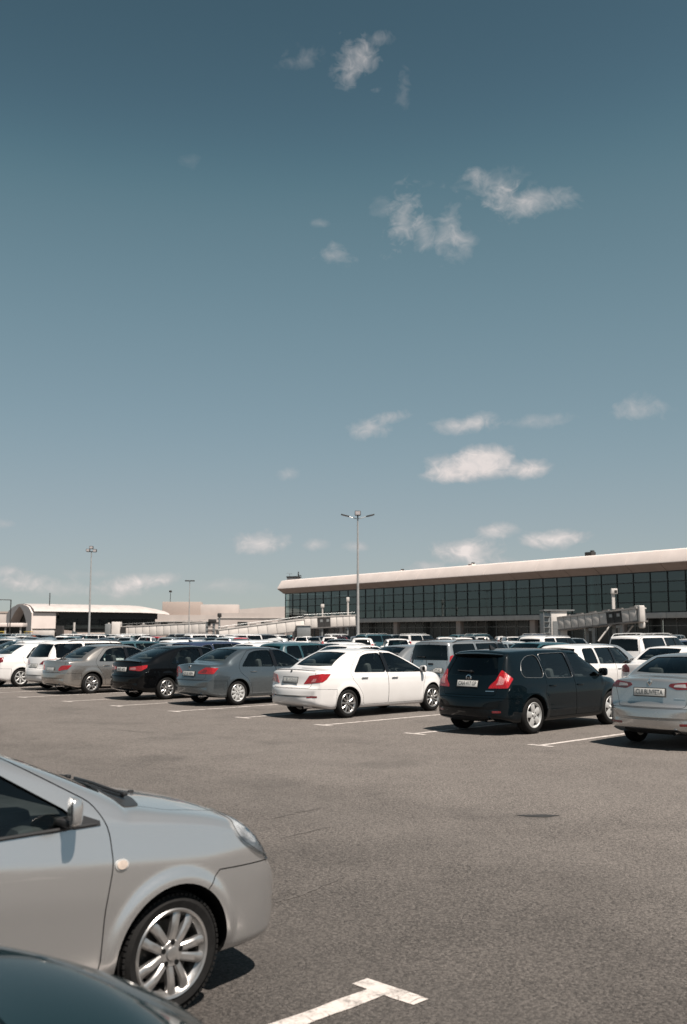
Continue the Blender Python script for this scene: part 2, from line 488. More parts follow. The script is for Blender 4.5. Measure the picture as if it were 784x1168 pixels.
def wheel_meshes(R, rimR, wd, style, fine=False):
    n = 72 if fine else 40; h = wd/2
    ty = MB()
    prof = [(h-.03, rimR-.012), (h-.006, rimR), (h, rimR+.02), (h+.004, (rimR+R)/2), (h-.004, R-.03), (h-.018, R-.012), (h-.04, R-.003)]
    full = [(-y, r) for (y, r) in prof]
    tread = []
    for y in (-.055, -.02, .02, .055) if wd > .17 else (-.04, 0, .04):
        tread += [(y-.004, R), (y-.003, R-.007), (y+.003, R-.007), (y+.004, R)]
    ty.lathe(full+tread+prof[::-1]+[(h-.04, rimR-.02), (-h+.04, rimR-.02)], n, 0, True)
    if fine:        # shoulder blocks
        for k in range(64):
            a = 2*math.pi*k/64
            for sd in (-1, 1): ty.box((0, sd*(h-.026), R-.012), (.018, .036, .012), 0, Matrix.Rotation(a, 4, 'Y'))
    tyre = ty.mesh('tyre', [M['rubber']], 35)
    rm = MB()
    rm.lathe([(-h+.004, rimR+.006), (-h-.002, rimR), (-h+.002, rimR-.010), (-h+.018, rimR-.016), (-h+.03, rimR-.028), (h-.02, rimR-.035), (h-.02, rimR+.004), (-h+.02, rimR+.004)], n, 0, True)
    ns, w0, w1, pair = style['n'], style.get('w0', .05), style.get('w1', .04), style.get('pair', 0)
    yh, yr = -h+style.get('hub', .016), -h+style.get('edge', .012); t = .03; hr = style.get('hr', .062)
    for k in range(ns):
        for o in ((-1, 1) if pair else (0,)):
            a = 2*math.pi*(k+.5*style.get('ph', 0))/ns
            r0, r1 = hr*.7, rimR-.014
            x0, x1 = o*pair*.45, o*pair
            secs = []
            for q in np.linspace(0, 1, 5):
                r = r0+(r1-r0)*q; x = x0+(x1-x0)*min(1, q*1.25); w = (w0+(w1-w0)*q)/2
                y = yh+(yr-yh)*q-.010*math.sin(math.pi*q)
                secs.append([(x-w, y+t, r), (x-w, y+.008, r), (x-w*.55, y, r), (x+w*.55, y, r), (x+w, y+.008, r), (x+w, y+t, r)])
            vs, fs = loft(secs); rm.add(vs, fs, 0, Matrix.Rotation(a, 4, 'Y'))
    hubp = [(yh+.03, hr+.004), (yh+.004, hr), (yh-.004, hr*.9), (yh-.004, hr*.55), (yh-.012, hr*.48), (yh-.014, hr*.3), (yh-.014, 0.001)]
    rm.lathe(hubp, 24, 0)
    for k in range(5):
        a = 2*math.pi*(k+.5)/5
        rm.lathe([(yh-.0055, .013), (yh-.0035, .013)], 10, 1, False, Matrix.Translation((math.cos(a)*.052, 0, math.sin(a)*.052)))
        rm.add([(math.cos(a)*.052+.012*math.cos(j*math.pi/5), yh-.006, math.sin(a)*.052+.012*math.sin(j*math.pi/5)) for j in range(10)], [tuple(range(10))], 1)
    # brake drum and disc behind the spokes
    rm.lathe([(-h+.075, .001), (-h+.075, rimR*.72), (-h+.095, rimR*.72)], 32, 2)
    rm.lathe([(-h+.11, .05), (-h+.11, rimR-.03)], 32, 1)
    rim = rm.mesh('rim', [M[style.get('mat', 'alloy')], M['dark'], M['steel']], 38)
    return tyre, rim

def text_mesh(txt, size, mat, squash=1.0):
    cu = bpy.data.curves.new('txt', 'FONT'); cu.body = txt; cu.align_x = 'CENTER'; cu.align_y = 'CENTER'; cu.size = size; cu.extrude = .0008; cu.space_character = .95
    o = bpy.data.objects.new('txt', cu); COL.objects.link(o)
    dg = bpy.context.evaluated_depsgraph_get(); dg.update()
    me = bpy.data.meshes.new_from_object(o.evaluated_get(dg)); bpy.data.objects.remove(o)
    me.materials.clear(); me.materials.append(mat)
    for v in me.vertices: v.co.x *= squash
    return me

def seat_mesh(w):
    m = MB()
    m.box((0, 0, .10), (.50, w, .16), 0, None, .05)
    T = Matrix.Translation((-.27, 0, .42)) @ Matrix.Rotation(R_(-14), 4, 'Y')
    m.box((0, 0, 0), (.14, w, .62), 0, T, .06)
    return m.mesh('seat', [M['seat']], 40)
def headrest_mesh(ws):
    m = MB()
    for y in ws:
        m.box((-.385, y, .83), (.10, .26, .17), 0, None, .045)
        for d in (-.05, .05): m.tube([(-.365, y+d, .66), (-.38, y+d, .80)], .007, 6)
    return m.mesh('headrest', [M['seat']], 40)

def part(name, me, parent, loc=(0, 0, 0), rot=(0, 0, 0), label=None):
    o = new(name, me, parent, loc, rot, link=False)
    if me is not None: me.name = name
    if label: o['label'] = label
    return o

def plate_at(skin, D, root, dx, theta, q, z, wid, hei, txt, mat, frame=True, tilt=None, out=.010):
    va, vr = view(theta)
    p, n = skin.cast(vr*q+Vector((0, 0, z))+va*8, -va)
    n = Vector((n.x, 0, min(n.z, .25))) if abs(theta) < 1 or abs(theta-180) < 1 else n
    n.normalize(); up = Vector((0, 0, 1)); r = up.cross(n).normalized(); u = n.cross(r)
    Mx = Matrix((r, u, n)).transposed().to_4x4(); Mx.translation = p+n*out-Vector((dx, 0, 0))
    m = MB(); m.box((0, 0, 0), (wid, hei, .006), 0, None, .002)
    if frame: m.box((0, 0, -.005), (wid+.026, hei+.026, .008), 1, None, .003)
    pl = part('licence_plate', m.mesh('licence_plate', [mat, M['plastic']], 30), root); pl.matrix_local = Mx
    if txt:
        tm = text_mesh(txt, hei*.92, M['ink'] if mat is M['plate'] else M['plate'], 1.0)
        xs = [v.co.x for v in tm.vertices]; k = (wid*.88)/(max(xs)-min(xs))
        for v in tm.vertices: v.co.x *= min(k, 1.15)
        part('plate_lettering', tm, pl, (0, 0, .0042))
    return Mx

CARS = {}
def build_car(key, D):
    c = D['curves'] = profile(**D); L = D['L']; W = D['W']
    dx = D['dx'] = (D['xr']+D['xf'])/2
    vs, fs = body_mesh(D); skin = Skin(vs, fs)
    pm = M['metalpaint'] if D.get('metal') else M['darkpaint'] if D.get('deep') else M['paint']
    root = new(D['name'], None, None, link=False)
    # --- cutters
    cav = mesh('cav', *cavity_mesh(D), fix=True)
    g1 = MB(); wins = D['windows']
    for w in wins:
        for sy in (1, -1): g1.prism(w['poly'], 'y', sy*.30, sy*1.3)
    Rw = D['R']+.045
    for xw in (D['xr'], D['xf']):
        poly = [(xw+Rw*math.cos(a), D['R']+Rw*math.sin(a)) for a in np.linspace(0, 2*math.pi, 49)[:-1]]
        for sy in (1, -1): g1.prism(poly, 'y', sy*(W-.33), sy*1.35)
    g2 = MB(); xm = (D['cab0']+D['cab1'])/2
    g2.prism(D['ws'], 'x', xm+.1, L+.5)
    if D.get('rwin'): g2.prism(D['rwin'], 'x', -.5, xm-.1)
    g1m, g2m = g1.mesh('g1', [], None), g2.mesh('g2', [], None)
    S = boolean(skin.me, [cav, g1m, g2m])
    # --- panels
    panels = []
    for d in D['doors']:
        for sy in (1, -1): panels.append(('door', 'y', d, sy*.50, sy*1.3, sy))
    for nm, ax, poly, a, b in D.get('panels', ()): panels.append((nm, ax, poly, a, b, 0))
    gi, go = MB(), MB(); gap = D.get('gap', .0035)
    for nm, ax, poly, a, b, sy in panels:
        gi.prism(inset(poly, gap), ax, a, b); go.prism(inset(poly, -gap), ax, a, b)
    pi = boolean(S, [gi.mesh('gi', [], None)], 'INTERSECT'); body = boolean(S, [go.mesh('go', [], None)])
    part('body', finish(body, skin, [pm, M['dark']], dx), root)
    # split the panels by the prism each face lies in
    groups = [[] for _ in panels]
    for f in pi.polygons:
        x, y, z = f.center
        for i, (nm, ax, poly, a, b, sy) in enumerate(panels):
            t, u, v = {'x': (x, y, z), 'y': (y, x, z), 'z': (z, x, y)}[ax]
            if min(a, b)-1e-3 <= t <= max(a, b)+1e-3 and inside(inset(poly, gap-.0015), u, v): groups[i].append(f.index); break
    pv = [v.co.copy() for v in pi.vertices]; doors = {}
    for i, (nm, ax, poly, a, b, sy) in enumerate(panels):
        if not groups[i]: continue
        used = {}; fl = []
        for fi in groups[i]:
            fl.append([used.setdefault(k, len(used)) for k in pi.polygons[fi].vertices])
        me = bpy.data.meshes.new(nm); me.from_pydata([pv[k] for k in used], [], fl); me.update()
        pmat = [M[D['panel_mat'][nm]] if nm in D.get('panel_mat', {}) else pm, M['dark']]
        o = part(nm, finish(me, skin, pmat, dx), root)
        doors[(nm, i)] = o
        if nm == 'door': doors[(D['doors'].index(poly), sy)] = o
        else: doors[nm] = o
    # --- glass
    for w in wins:
        for sy in (-1, 1):
            g = patch(skin, inset(w['poly'], -.006), 90, M[w.get('mat', 'glass')], dx, -.010, 0, .06, sy > 0)
            par = doors.get((w.get('door'), sy), root)
            part('window', g, par)
            if w.get('trim'):
                tr = MB(); pl = rounded(inset(w['poly'], -.008), .05, 3); pp = []
                for p in pl+pl[:2]:
                    q, n = skin.cast(Vector((p[0], -3, p[1])), Vector((0, 1, 0)))
                    if q is None: continue
                    pp.append((q.x-dx, (q.y-.002)*(-sy)*(1), q.z))
                tr.tube(pp, w['trim'], 6, 0, False); part('window_trim', tr.mesh('t', [M[w.get('trim_mat', 'chrome')]], 50), par)
    for pl in D.get('pillars', ()):
        for sy in (-1, 1): part('pillar_cover', patch(skin, pl, 90, M['gloss_black'], dx, .0025, .004, .05, sy > 0), root)
    part('windscreen', patch(skin, inset(D['ws'], -.006), 180, M['glass'], dx, -.008, 0, .07), root)
    if D.get('rwin'):
        par = doors.get('tailgate', root)
        part('rear_window', patch(skin, inset([(-y, z) for y, z in D['rwin']], -.006), 0, M[D.get('rglass', 'glass')], dx, -.008, 0, .05), par)
    # --- lamps and trim laid on the skin
    for q in D['patches']:
        par0 = doors.get(q.get('on'), root) if q.get('on') else root
        for sy in ((-1, 1) if q.get('both', True) else (-1,)):
            o = part(q['name'], patch(skin, rounded(q['poly'], q.get('r', .02), 3), q.get('th', 0), M[q['mat']], dx, q.get('out', .006), q.get('thick', .012), q.get('grid', .03), sy > 0, q.get('top', False)), par0)
            for kd in q.get('kids', ()):
                part(kd['name'], patch(skin, rounded(kd['poly'], kd.get('r', .012), 3), q.get('th', 0), M[kd['mat']], dx, q.get('out', .006)+.003, .004, .03, sy > 0), o)
    # --- wheels
    ty, rm = wheel_meshes(D['R'], D['rimR'], D.get('tw', .205), D['rim'], D.get('fine', False))
    for xw in (D['xr'], D['xf']):
        for sy in (-1, 1):
            yo = (D.get('track', W-.03)-D.get('tw', .205)/2)*sy
            e = part('wheel', None, root, (xw-dx, yo, D['R']), (0, R_(random.uniform(0, 70)) if not D.get('fine') else R_(D.get('spin', 0)), 0 if sy < 0 else math.pi))
            part('tyre', ty, e); part('rim', rm, e)
    # --- handles, mirrors
    for (di, x, z) in D.get('handles', ()):
        for sy in (-1, 1):
            q, n = skin.cast(Vector((x, 3*sy, z)), Vector((0, -sy, 0)))
            m = MB(); m.box((q.x-dx, q.y+sy*.014, z), (.20, .02, .026), 0, None, .008); m.box((q.x-dx-.075, q.y+sy*.004, z), (.03, .02, .022), 0, None, .006); m.box((q.x-dx+.075, q.y+sy*.004, z), (.03, .02, .022), 0, None, .006)
            part('door_handle', m.mesh('h', [M[D['handle_mat']] if D.get('handle_mat') else pm], 40), doors.get((di, sy), root))
    mx, mz = D['mirror']
    for sy in (-1, 1):
        q, n = skin.cast(Vector((mx, 3*sy, mz-.06)), Vector((0, -sy, 0))); ym = q.y
        bm = bmesh.new(); bmesh.ops.create_uvsphere(bm, u_segments=20, v_segments=14, radius=1)
        for v in bm.verts:
            x, y, z = v.co
            f = lambda t, p: math.copysign(abs(t)**p, t)
            x, y, z = f(x, .75), f(y, .62), f(z, .62)
            k = D.get('mirror_size', (.075, .105, .075))
            if x < -.25: x = -.25-(-x-.25)*.15
            v.co = Vector((mx-dx+x*k[0]-.03*y*sy*.8, ym+sy*(.085+.0)+y*k[1], mz+z*k[2]*(1+.12*y*sy)))
        me = bpy.data.meshes.new('m'); bm.to_mesh(me); bm.free(); me.materials.append(pm); me.materials.append(M['plastic']); me.materials.append(M['gloss_black'])
        me.polygons.foreach_set('use_smooth', [True]*len(me.polygons))
        for p in me.polygons:
            if p.normal.x < -.975: p.material_index = 2
            elif p.center.z < mz-.055: p.material_index = 1
        me.update(); mo = part('wing_mirror', me, root)
        ar = MB(); ar.box((mx-dx+.012, ym+sy*.01, mz-.055), (.07, .13, .035), 0, None, .012)
        part('mirror_arm', ar.mesh('a', [M['plastic']], 40), mo)
    # --- inside
    zf = D.get('floor', .66)-.24; fx, rx = D['seats']
    hw = c['w'](fx)*.98-.14
    for y in (-.36, .36):
        s = part('seat', seat_mesh(.50), root, (fx-dx, y, zf)); part('headrest', headrest_mesh((0,)), s)
    s = part('rear_seat', seat_mesh(1.2), root, (rx-dx, 0, zf)); 
    for y in (-.38, .38): part('headrest', headrest_mesh((y,)), s, (.10, 0, -.10))
    m = MB(); dx0 = D['dash']
    m.box((dx0-dx+.28, 0, zf+.38), (.62, 2*hw, .30), 0, None, .06); m.box((dx0-dx+.02, -.37 if True else .37, zf+.54), (.2, .36, .08), 0, None, .035)
    d = part('dashboard', m.mesh('d', [M['dash']], 40), root)
    m = MB(); T = Matrix.Translation((dx0-dx-.20, -.37, zf+.46)) @ Matrix.Rotation(R_(68), 4, 'Y')
    ringp = [T @ Vector((.18*math.cos(a), .18*math.sin(a), 0)) for a in np.linspace(0, 2*math.pi, 33)]
    m.tube(ringp, .014, 8, 0, False)
    for a in (0, 2.2, 4.1): m.tube([T @ Vector((.18*math.cos(a), .18*math.sin(a), 0)), T @ Vector((0, 0, -.02))], .014, 6)
    m.tube([T @ Vector((0, 0, -.01)), T @ Vector((0, 0, -.16))], .04, 10)
    part('steering_wheel', m.mesh('sw', [M['dash']], 50), root)
    m = MB(); m.box((D['cab0']-dx+.30, 0, zf+.36), (.55, 2*hw-.1, .04), 0, None, .01)
    if D['kind'] == 'sedan': part('parcel_shelf', m.mesh('ps', [M['seat']], 40), root)
    # --- plate, badge
    if D.get('plate'):
        q, z, wd, hh, txt, pmn = D['plate']; plate_at(skin, D, root, dx, 0, q, z, wd, hh, txt, M[pmn])
    ctx = dict(D=D, skin=skin, root=root, dx=dx, doors=doors, pm=pm)
    for fn in D.get('extra', ()): fn(ctx)
    CARS[key] = dict(root=root, D=D, used=False, children=None)
    return ctx

def kids_of(root):
    if not hasattr(kids_of, 'map') or kids_of.n != len(bpy.data.objects):
        mp = {}
        for o in bpy.data.objects:
            if o.parent is not None: mp.setdefault(o.parent.name, []).append(o)
        kids_of.map, kids_of.n = mp, len(bpy.data.objects)
    return kids_of.map.get(root.name, [])
def tree(o):
    return (o, [tree(k) for k in kids_of(o)])
def place_tree(t, parent, color, first):
    o = t[0] if first else t[0].copy()
    COL.objects.link(o)
    if parent is not None and not first:
        ml = t[0].matrix_basis.copy(); o.parent = parent; o.matrix_basis = ml
    o.color = color
    for k in t[1]: place_tree(k, o, color, first)
    return o
def place_car(key, x, y, rz, color, label, cat, group=None, z=0.0):
    e = CARS[key]
    if e['children'] is None: e['children'] = tree(e['root'])
    o = place_tree(e['children'], None, (*color, 1), not e['used'])
    e['used'] = True
    o.location = (x, y, z); o.rotation_euler = (0, 0, rz); o['label'] = label; o['category'] = cat
    if group: o['group'] = group
    elif 'group' in o: del o['group']
    return o
def join_car(key):
    """the whole car as one mesh, for the far rows where no part can be told"""
    e = CARS[key]
    if e['children'] is None: e['children'] = tree(e['root'])
    vs, fs, mi, ln, mats = [], [], [], [], []
    def walk(t, mat):
        o = t[0]; mw = mat @ o.matrix_basis
        if o.data is not None and not any(w in o.name for w in ('lettering', 'steering', 'door_handle')):
            me = o.data; b = len(vs); r3 = mw.to_3x3()
            vs.extend((mw @ v.co)[:] for v in me.vertices)
            cn = me.corner_normals
            idx = []
            for m in me.materials:
                if m not in mats: mats.append(m)
                idx.append(mats.index(m))
            for p in me.polygons:
                fs.append([b+i for i in p.vertices]); mi.append(idx[p.material_index])
                ln.extend((r3 @ cn[k].vector).normalized()[:] for k in p.loop_indices)
        for k in t[1]: walk(k, mw)
    walk((e['root'], e['children'][1]), Matrix.Identity(4))
    me = mesh(e['D']['name'], vs, fs, mats, mi)
    me.polygons.foreach_set('use_smooth', [True]*len(me.polygons)); me.normals_split_custom_set(ln); me.update()
    return me
# ------------------------------------------------------------------ the kinds of car in the photograph
def sym(w0, z0, w1, z1, sag=.0):
    """a screen seen from the front or rear: bottom half width and height, top half width and height"""
    return [(-w0, z0), (-w0*.5, z0-sag), (0, z0-sag*1.3), (w0*.5, z0-sag), (w0, z0), (w1, z1), (w1*.5, z1+.012), (0, z1+.018), (-w1*.5, z1+.012), (-w1, z1)]

def ex_badge(kind, z, r, mat='chrome'):
    def f(c):
        q, n = c['skin'].cast(Vector((-5, 0, z)), Vector((1, 0, 0)))
        m = MB()
        T = Matrix.Translation((q.x-c['dx']-.006, 0, z)) @ Matrix.Rotation(math.pi/2, 4, 'Z') @ Matrix.Rotation(math.pi/2, 4, 'X')
        T = Matrix.Translation((q.x-c['dx']-.006, 0, z)) @ Matrix(((0, 0, 1, 0), (-1, 0, 0, 0), (0, 1, 0, 0), (0, 0, 0, 1)))
        if kind == 'diamond':
            o = [(0, r), (r*.72, 0), (0, -r), (-r*.72, 0)]; i = [(0, r*.5), (r*.34, 0), (0, -r*.5), (-r*.34, 0)]
        else:
            o = [(r*math.cos(a), r*math.sin(a)) for a in np.linspace(0, 2*math.pi, 25)[:-1]]; i = [(p[0]*.72, p[1]*.72) for p in o]
        n_ = len(o)
        vs = [(p[0], p[1], 0) for p in o]+[(p[0], p[1], -.006) for p in i]+[(p[0], p[1], .012) for p in o]
        fs = [(k, (k+1) % n_, n_+(k+1) % n_, n_+k) for k in range(n_)]+[(k, 2*n_+k, 2*n_+(k+1) % n_, (k+1) % n_) for k in range(n_)]
        m.add(vs, fs, 0, T)
        if kind == 'ring':
            m.add(*MBbox(0, r*.05, r*.95, r*.16), 0, T); m.add(*MBbox(0, -r*.28, r*.75, r*.14), 0, T)
        part('badge', m.mesh('b', [M[mat]], 30), c['doors'].get('tailgate', c['doors'].get('boot_lid', c['root'])))
    return f
def MBbox(x, y, w, h):
    return [(x-w/2, y-h/2, -.004), (x+w/2, y-h/2, -.004), (x+w/2, y+h/2, -.004), (x-w/2, y+h/2, -.004)], [(0, 1, 2, 3)]
def ex_rails(s0, s1, y, mat='plastic', h=.055):
    def f(c):
        for sy in (-1, 1):
            m = MB(); pts = []
            for s in np.linspace(s0, s1, 14):
                q, n = c['skin'].cast(Vector((s, y*sy, 4)), Vector((0, 0, -1)))
                e = min((s-s0), (s1-s))/.12
                pts.append((s-c['dx'], y*sy, q.z+h*min(1, e)-.005))
            m.tube(pts, .015, 8); part('roof_rail', m.mesh('r', [M[mat]], 50), c['root'])
    return f
def ex_antenna(s, ln=.28, lean=.5, fin=False):
    def f(c):
        q, n = c['skin'].cast(Vector((s, 0, 4)), Vector((0, 0, -1))); x = s-c['dx']; m = MB()
        if fin:
            secs = [[(x-.10+.10*t, -.022*(1-t*.7), q.z-.01+.09*t), (x-.10+.10*t, .022*(1-t*.7), q.z-.01+.09*t), (x+.09-.14*t*.2-.05*t, .022*(1-t*.7), q.z-.01+.09*t), (x+.09-.05*t-.03*t, -.022*(1-t*.7), q.z-.01+.09*t)] for t in (0, .5, 1)]
            secs = [[(p[0]-.12*(j/2), p[1], p[2]) for p in r] for j, r in enumerate(secs)]
            m.add(*loft(secs))
        else:
            m.box((x, 0, q.z+.008), (.09, .045, .03), 0, None, .01)
            m.tube([(x, 0, q.z+.01), (x-ln*lean, 0, q.z+ln*.85)], .006, 6)
        part('antenna', m.mesh('a', [M['plastic']], 40), c['root'])
    return f
def ex_spoiler(s, z, w, dep, th=.03, mat=None, drop=.0):
    def f(c):
        m = MB(); secs = []
        for y in np.linspace(-w, w, 15):
            t = abs(y)/w; k = .10*t**2.4
            x = s+k-c['dx']
            secs.append([(x-dep, y, z-drop-.02*t*t), (x-dep, y, z-drop+th*.55-.02*t*t), (x, y, z+th-.03*t*t), (x+dep*1.2, y, z+th*.9-.03*t*t), (x+dep*1.2, y, z-.06), (x, y, z-.06)])
        m.add(*loft(secs)); part('spoiler', m.mesh('s', [M[mat] if mat else c['pm']], 35), c['doors'].get('tailgate', c['root']))
    return f
def ex_exhaust(y, z, s=.06):
    def f(c):
        m = MB(); m.tube([(s-c['dx'], y, z), (s+.3-c['dx'], y, z)], .030, 14, 0, False); m.tube([(s-c['dx']+.005, y, z), (s+.3-c['dx'], y, z)], .024, 14, 1, True)
        part('exhaust_pipe', m.mesh('e', [M['chrome'], M['dark']], 50), c['root'])
    return f
def ex_wiper_rear(z, y0, y1):
    def f(c):
        m = MB(); pts = []
        for y in np.linspace(y0, y1, 7):
            q, n = c['skin'].cast(Vector((-5, y, z+.03*(y-y0))), Vector((1, 0, 0))); pts.append((q.x-c['dx']-.02, y, z+.03*(y-y0)))
        m.tube(pts, .009, 6); m.box(pts[0], (.03, .06, .04), 0, None, .01)
        part('rear_wiper', m.mesh('w', [M['plastic']], 40), c['doors'].get('tailgate', c['root']))
    return f
def ex_underside(c):
    D = c['D']; m = MB(); dx = c['dx']
    for x in (D['xr'], D['xf']): m.tube([(x-dx, -.6, D['R']), (x-dx, .6, D['R'])], .035, 8)
    m.box(((D['xr']+.2)-dx, .1, .24), (.5, .3, .12), 0, None, .04)
    part('axle', m.mesh('x', [M['dark']], 40), c['root'])
def ex_shelf_paper(c):
    """pale things lying on the parcel shelf, seen through the rear screen"""
    m = MB(); x = c['D']['cab0']-c['dx']+.33
    m.box((x, -.22, 1.03), (.30, .38, .05), 0, None, .012); m.box((x+.04, -.30, 1.08), (.22, .24, .06), 0, None, .015)
    part('parcel', m.mesh('p', [M['paper']], 40), c['root'])

REAR_BUMPER = lambda xa, z=.64: ('bumper', 'y', [(-.3, .05), (xa-.02, .05), (xa, z*.55), (xa+.02, z-.02), (.10, z), (-.3, z)], -1.3, 1.3)
def FRONT_BUMPER(L, xa, z=.60): return ('bumper', 'y', [(L+.3, .05), (L+.3, z+.03), (L-.12, z+.03), (xa, z), (xa-.02, z*.5), (xa, .05)], -1.3, 1.3)

def lamp(name, th, poly, mat, kids=(), **k): return dict(name=name, th=th, poly=poly, mat=mat, kids=kids, **k)
def sedan(name, **k):
    """a four-door saloon; everything can be overridden"""
    L = k.get('L', 4.58); xr, wb = k.get('xr', 1.03), k.get('wb', 2.68); xf = xr+wb
    H, tz = k.get('H', 1.47), k.get('tz', 1.03); deck, r0 = k.get('deck', .70), k.get('r0', 1.48); e = k.get('e', 0.0); zt = H-.105
    D = dict(kind='sedan', name=name, L=L, W=.885, H=H, tz=tz, deck=deck, r0=r0, rp=2.05, r1=2.62, cowl=L-1.02, hz=.965, tum=.40, R=.315, rimR=.213, xr=xr, xf=xf,
             rim=dict(n=10, w0=.035, w1=.045), cab0=.78, cab1=L-1.10, floor=.66, seats=(2.28, 1.36), dash=L-1.58, mirror=(L-1.30, .995), lines=((.84, .006, .03),))
    x1 = k.get('c_x', 1.24)
    D['windows'] = [dict(door=0, poly=rounded([(x1, .965), (x1+.08, 1.06), (x1+.36, zt-.055), (x1+.58, zt), (2.23, zt+.015), (2.25, .945)], .09, 4)),
                    dict(door=1, poly=rounded([(2.36, .94), (2.335, zt+.015), (2.60, zt+.005), (2.86, zt-.085), (L-1.25, .985), (L-1.25, .925)], .045, 3))]
    D['pillars'] = [[(2.243, .948), (2.224, zt+.018), (2.342, zt+.018), (2.367, .943)]]
    D['doors'] = [rounded([(2.29, .27), (1.50, .27), (1.46, .48), (1.33, .66), (x1-.05, .82), (x1-.10, .95), (x1-.02, 1.09), (x1+.30, zt-.005), (x1+.58, zt+.05), (2.285, zt+.065)], .03, 2),
                  rounded([(2.296, .27), (2.291, zt+.065), (2.62, zt+.055), (2.93, zt-.04), (L-1.16, 1.0), (L-1.13, .90), (L-1.24, .62), (L-1.27, .27)], .03, 2)]
    D['panels'] = [('boot_lid', 'x', rounded([(-.56, .655), (.56, .655), (.60, .80), (.66, tz-.10), (.60, tz+.2), (-.60, tz+.2), (-.66, tz-.10), (-.60, .80)], .05, 3), -.5, deck-.01), REAR_BUMPER(xr-.37), FRONT_BUMPER(L, xf+.38)]
    D['ws'] = sym(.62, 1.01, .50, H-.075); D['rwin'] = sym(.56, tz+.075, .46, H-.085, .01)
    D['handles'] = [(0, 1.52, .845), (1, 2.50, .825)]
    D['plate'] = (0, .80, .50, .11, 'SL 48 UAY', 'plate')
    D['patches'] = []
    D['extra'] = [ex_underside]
    D.update(k)
    D['patches'] = list(D['patches'])+[
        lamp('headlight', 150, [(L/2+a, z) for a, z in ((-.42, .655), (-.50, .77), (-.62, .80), (-.86, .845), (-.80, .74), (-.62, .66))], 'clear_lens'),
        dict(name='grille', th=180, poly=[(-.40, .55), (.40, .55), (.45, .68), (-.45, .68)], mat='plastic', both=False),
        dict(name='lower_intake', th=180, poly=[(-.55, .24), (.55, .24), (.5, .36), (-.5, .36)], mat='plastic', both=False)]
    return D
def hatch(name, **k):
    """a two-box car: hatchback, estate, van or off-roader, by its measures"""
    L = k.get('L', 4.2); H = k.get('H', 1.5); xr, wb = k.get('xr', .80), k.get('wb', 2.60); xf = xr+wb; zt = H-.115; be = k.get('bz_', .95); r1 = k.get('r1', L-1.85); cowl = k.get('cowl', L-.98)
    D = dict(kind='hatch', name=name, L=L, W=.88, H=H, tz=1.0, deck=.2, glass_z=.99, gx=.17, r0=.46, rp=1.7, r1=r1, cowl=cowl, hz=.985, tum=.34, R=.32, rimR=.213, xr=xr, xf=xf, rim=dict(n=7, w0=.05, w1=.055),
             cab0=.34, cab1=cowl-.08, floor=.66, seats=(L-2.30, 1.25), dash=cowl-.55, mirror=(cowl-.30, be+.07), lines=((.84, .006, .03),))
    bx = k.get('b_x', L-2.25); cx = k.get('c_x', xr+.42); qx = k.get('q_x', .52)
    D['windows'] = [dict(door=None, mat='privacy', poly=rounded([(qx, be+.03), (qx+.06, zt-.05), (qx+.14, zt), (cx-.06, zt+.01), (cx-.04, be+.015)], .06, 3)),
                    dict(door=0, poly=rounded([(cx+.04, be+.01), (cx+.02, zt+.01), (bx-.06, zt+.02), (bx-.04, be)], .04, 3)),
                    dict(door=1, poly=rounded([(bx+.05, be-.005), (bx+.035, zt+.02), (r1+.05, zt+.01), (r1+.32, zt-.10), (cowl-.22, be+.04), (cowl-.22, be-.02)], .045, 3))]
    D['pillars'] = [[(bx-.047, be+.003), (bx-.067, zt+.02), (bx+.042, zt+.02), (bx+.057, be)]]
    D['doors'] = [rounded([(bx, .28), (xr+.49, .28), (xr+.45, .50), (xr+.34, .68), (cx-.02, .84), (cx-.01, zt+.06), (bx-.005, zt+.07)], .03, 2),
                  rounded([(bx+.006, .28), (bx+.001, zt+.07), (r1+.06, zt+.055), (r1+.38, zt-.05), (cowl-.14, be+.06), (cowl-.11, .88), (xf-.42, .60), (xf-.45, .28)], .03, 2)]
    D['panels'] = [('tailgate', 'x', rounded([(-.58, .70), (.58, .70), (.64, .95), (.60, H-.09), (.50, H+.1), (-.50, H+.1), (-.60, H-.09), (-.64, .95)], .05, 3), -.5, .60), REAR_BUMPER(xr-.38, .66), FRONT_BUMPER(L, xf+.39)]
    D['ws'] = sym(.62, 1.045, .50, H-.08); D['rwin'] = sym(.58, 1.02, .50, H-.13, .01)
    D['rglass'] = 'privacy'
    D['handles'] = [(0, cx+.16, .85), (1, bx+.16, .84)]
    D['plate'] = (0, .80, .50, .11, 'KD 71 WGP', 'plate')
    D['patches'] = []; D['extra'] = [ex_underside]
    D.update(k)
    D['patches'] = list(D['patches'])+[
        lamp('headlight', 150, [(L/2+a, z) for a, z in ((-.42, .665), (-.50, .78), (-.62, .83), (-.86, .86), (-.80, .75), (-.62, .67))], 'clear_lens'),
        dict(name='grille', th=180, poly=[(-.40, .55), (.40, .55), (.45, .68), (-.45, .68)], mat='plastic', both=False),
        dict(name='lower_intake', th=180, poly=[(-.55, .24), (.55, .24), (.5, .36), (-.5, .36)], mat='plastic', both=False)]
    return D
REFL = lambda th, q0, q1, z: dict(name='reflector', th=th, poly=[(q0, z-.022), (q1, z-.018), (q1, z+.018), (q0, z+.016)], mat='dark_red_lens', r=.012, on=None, out=.005)
VALANCE = lambda: dict(name='bumper_valance', th=0, poly=[(-.5, .22), (.5, .22), (.46, .32), (-.46, .32)], mat='plastic', both=False, out=.004, thick=.006)

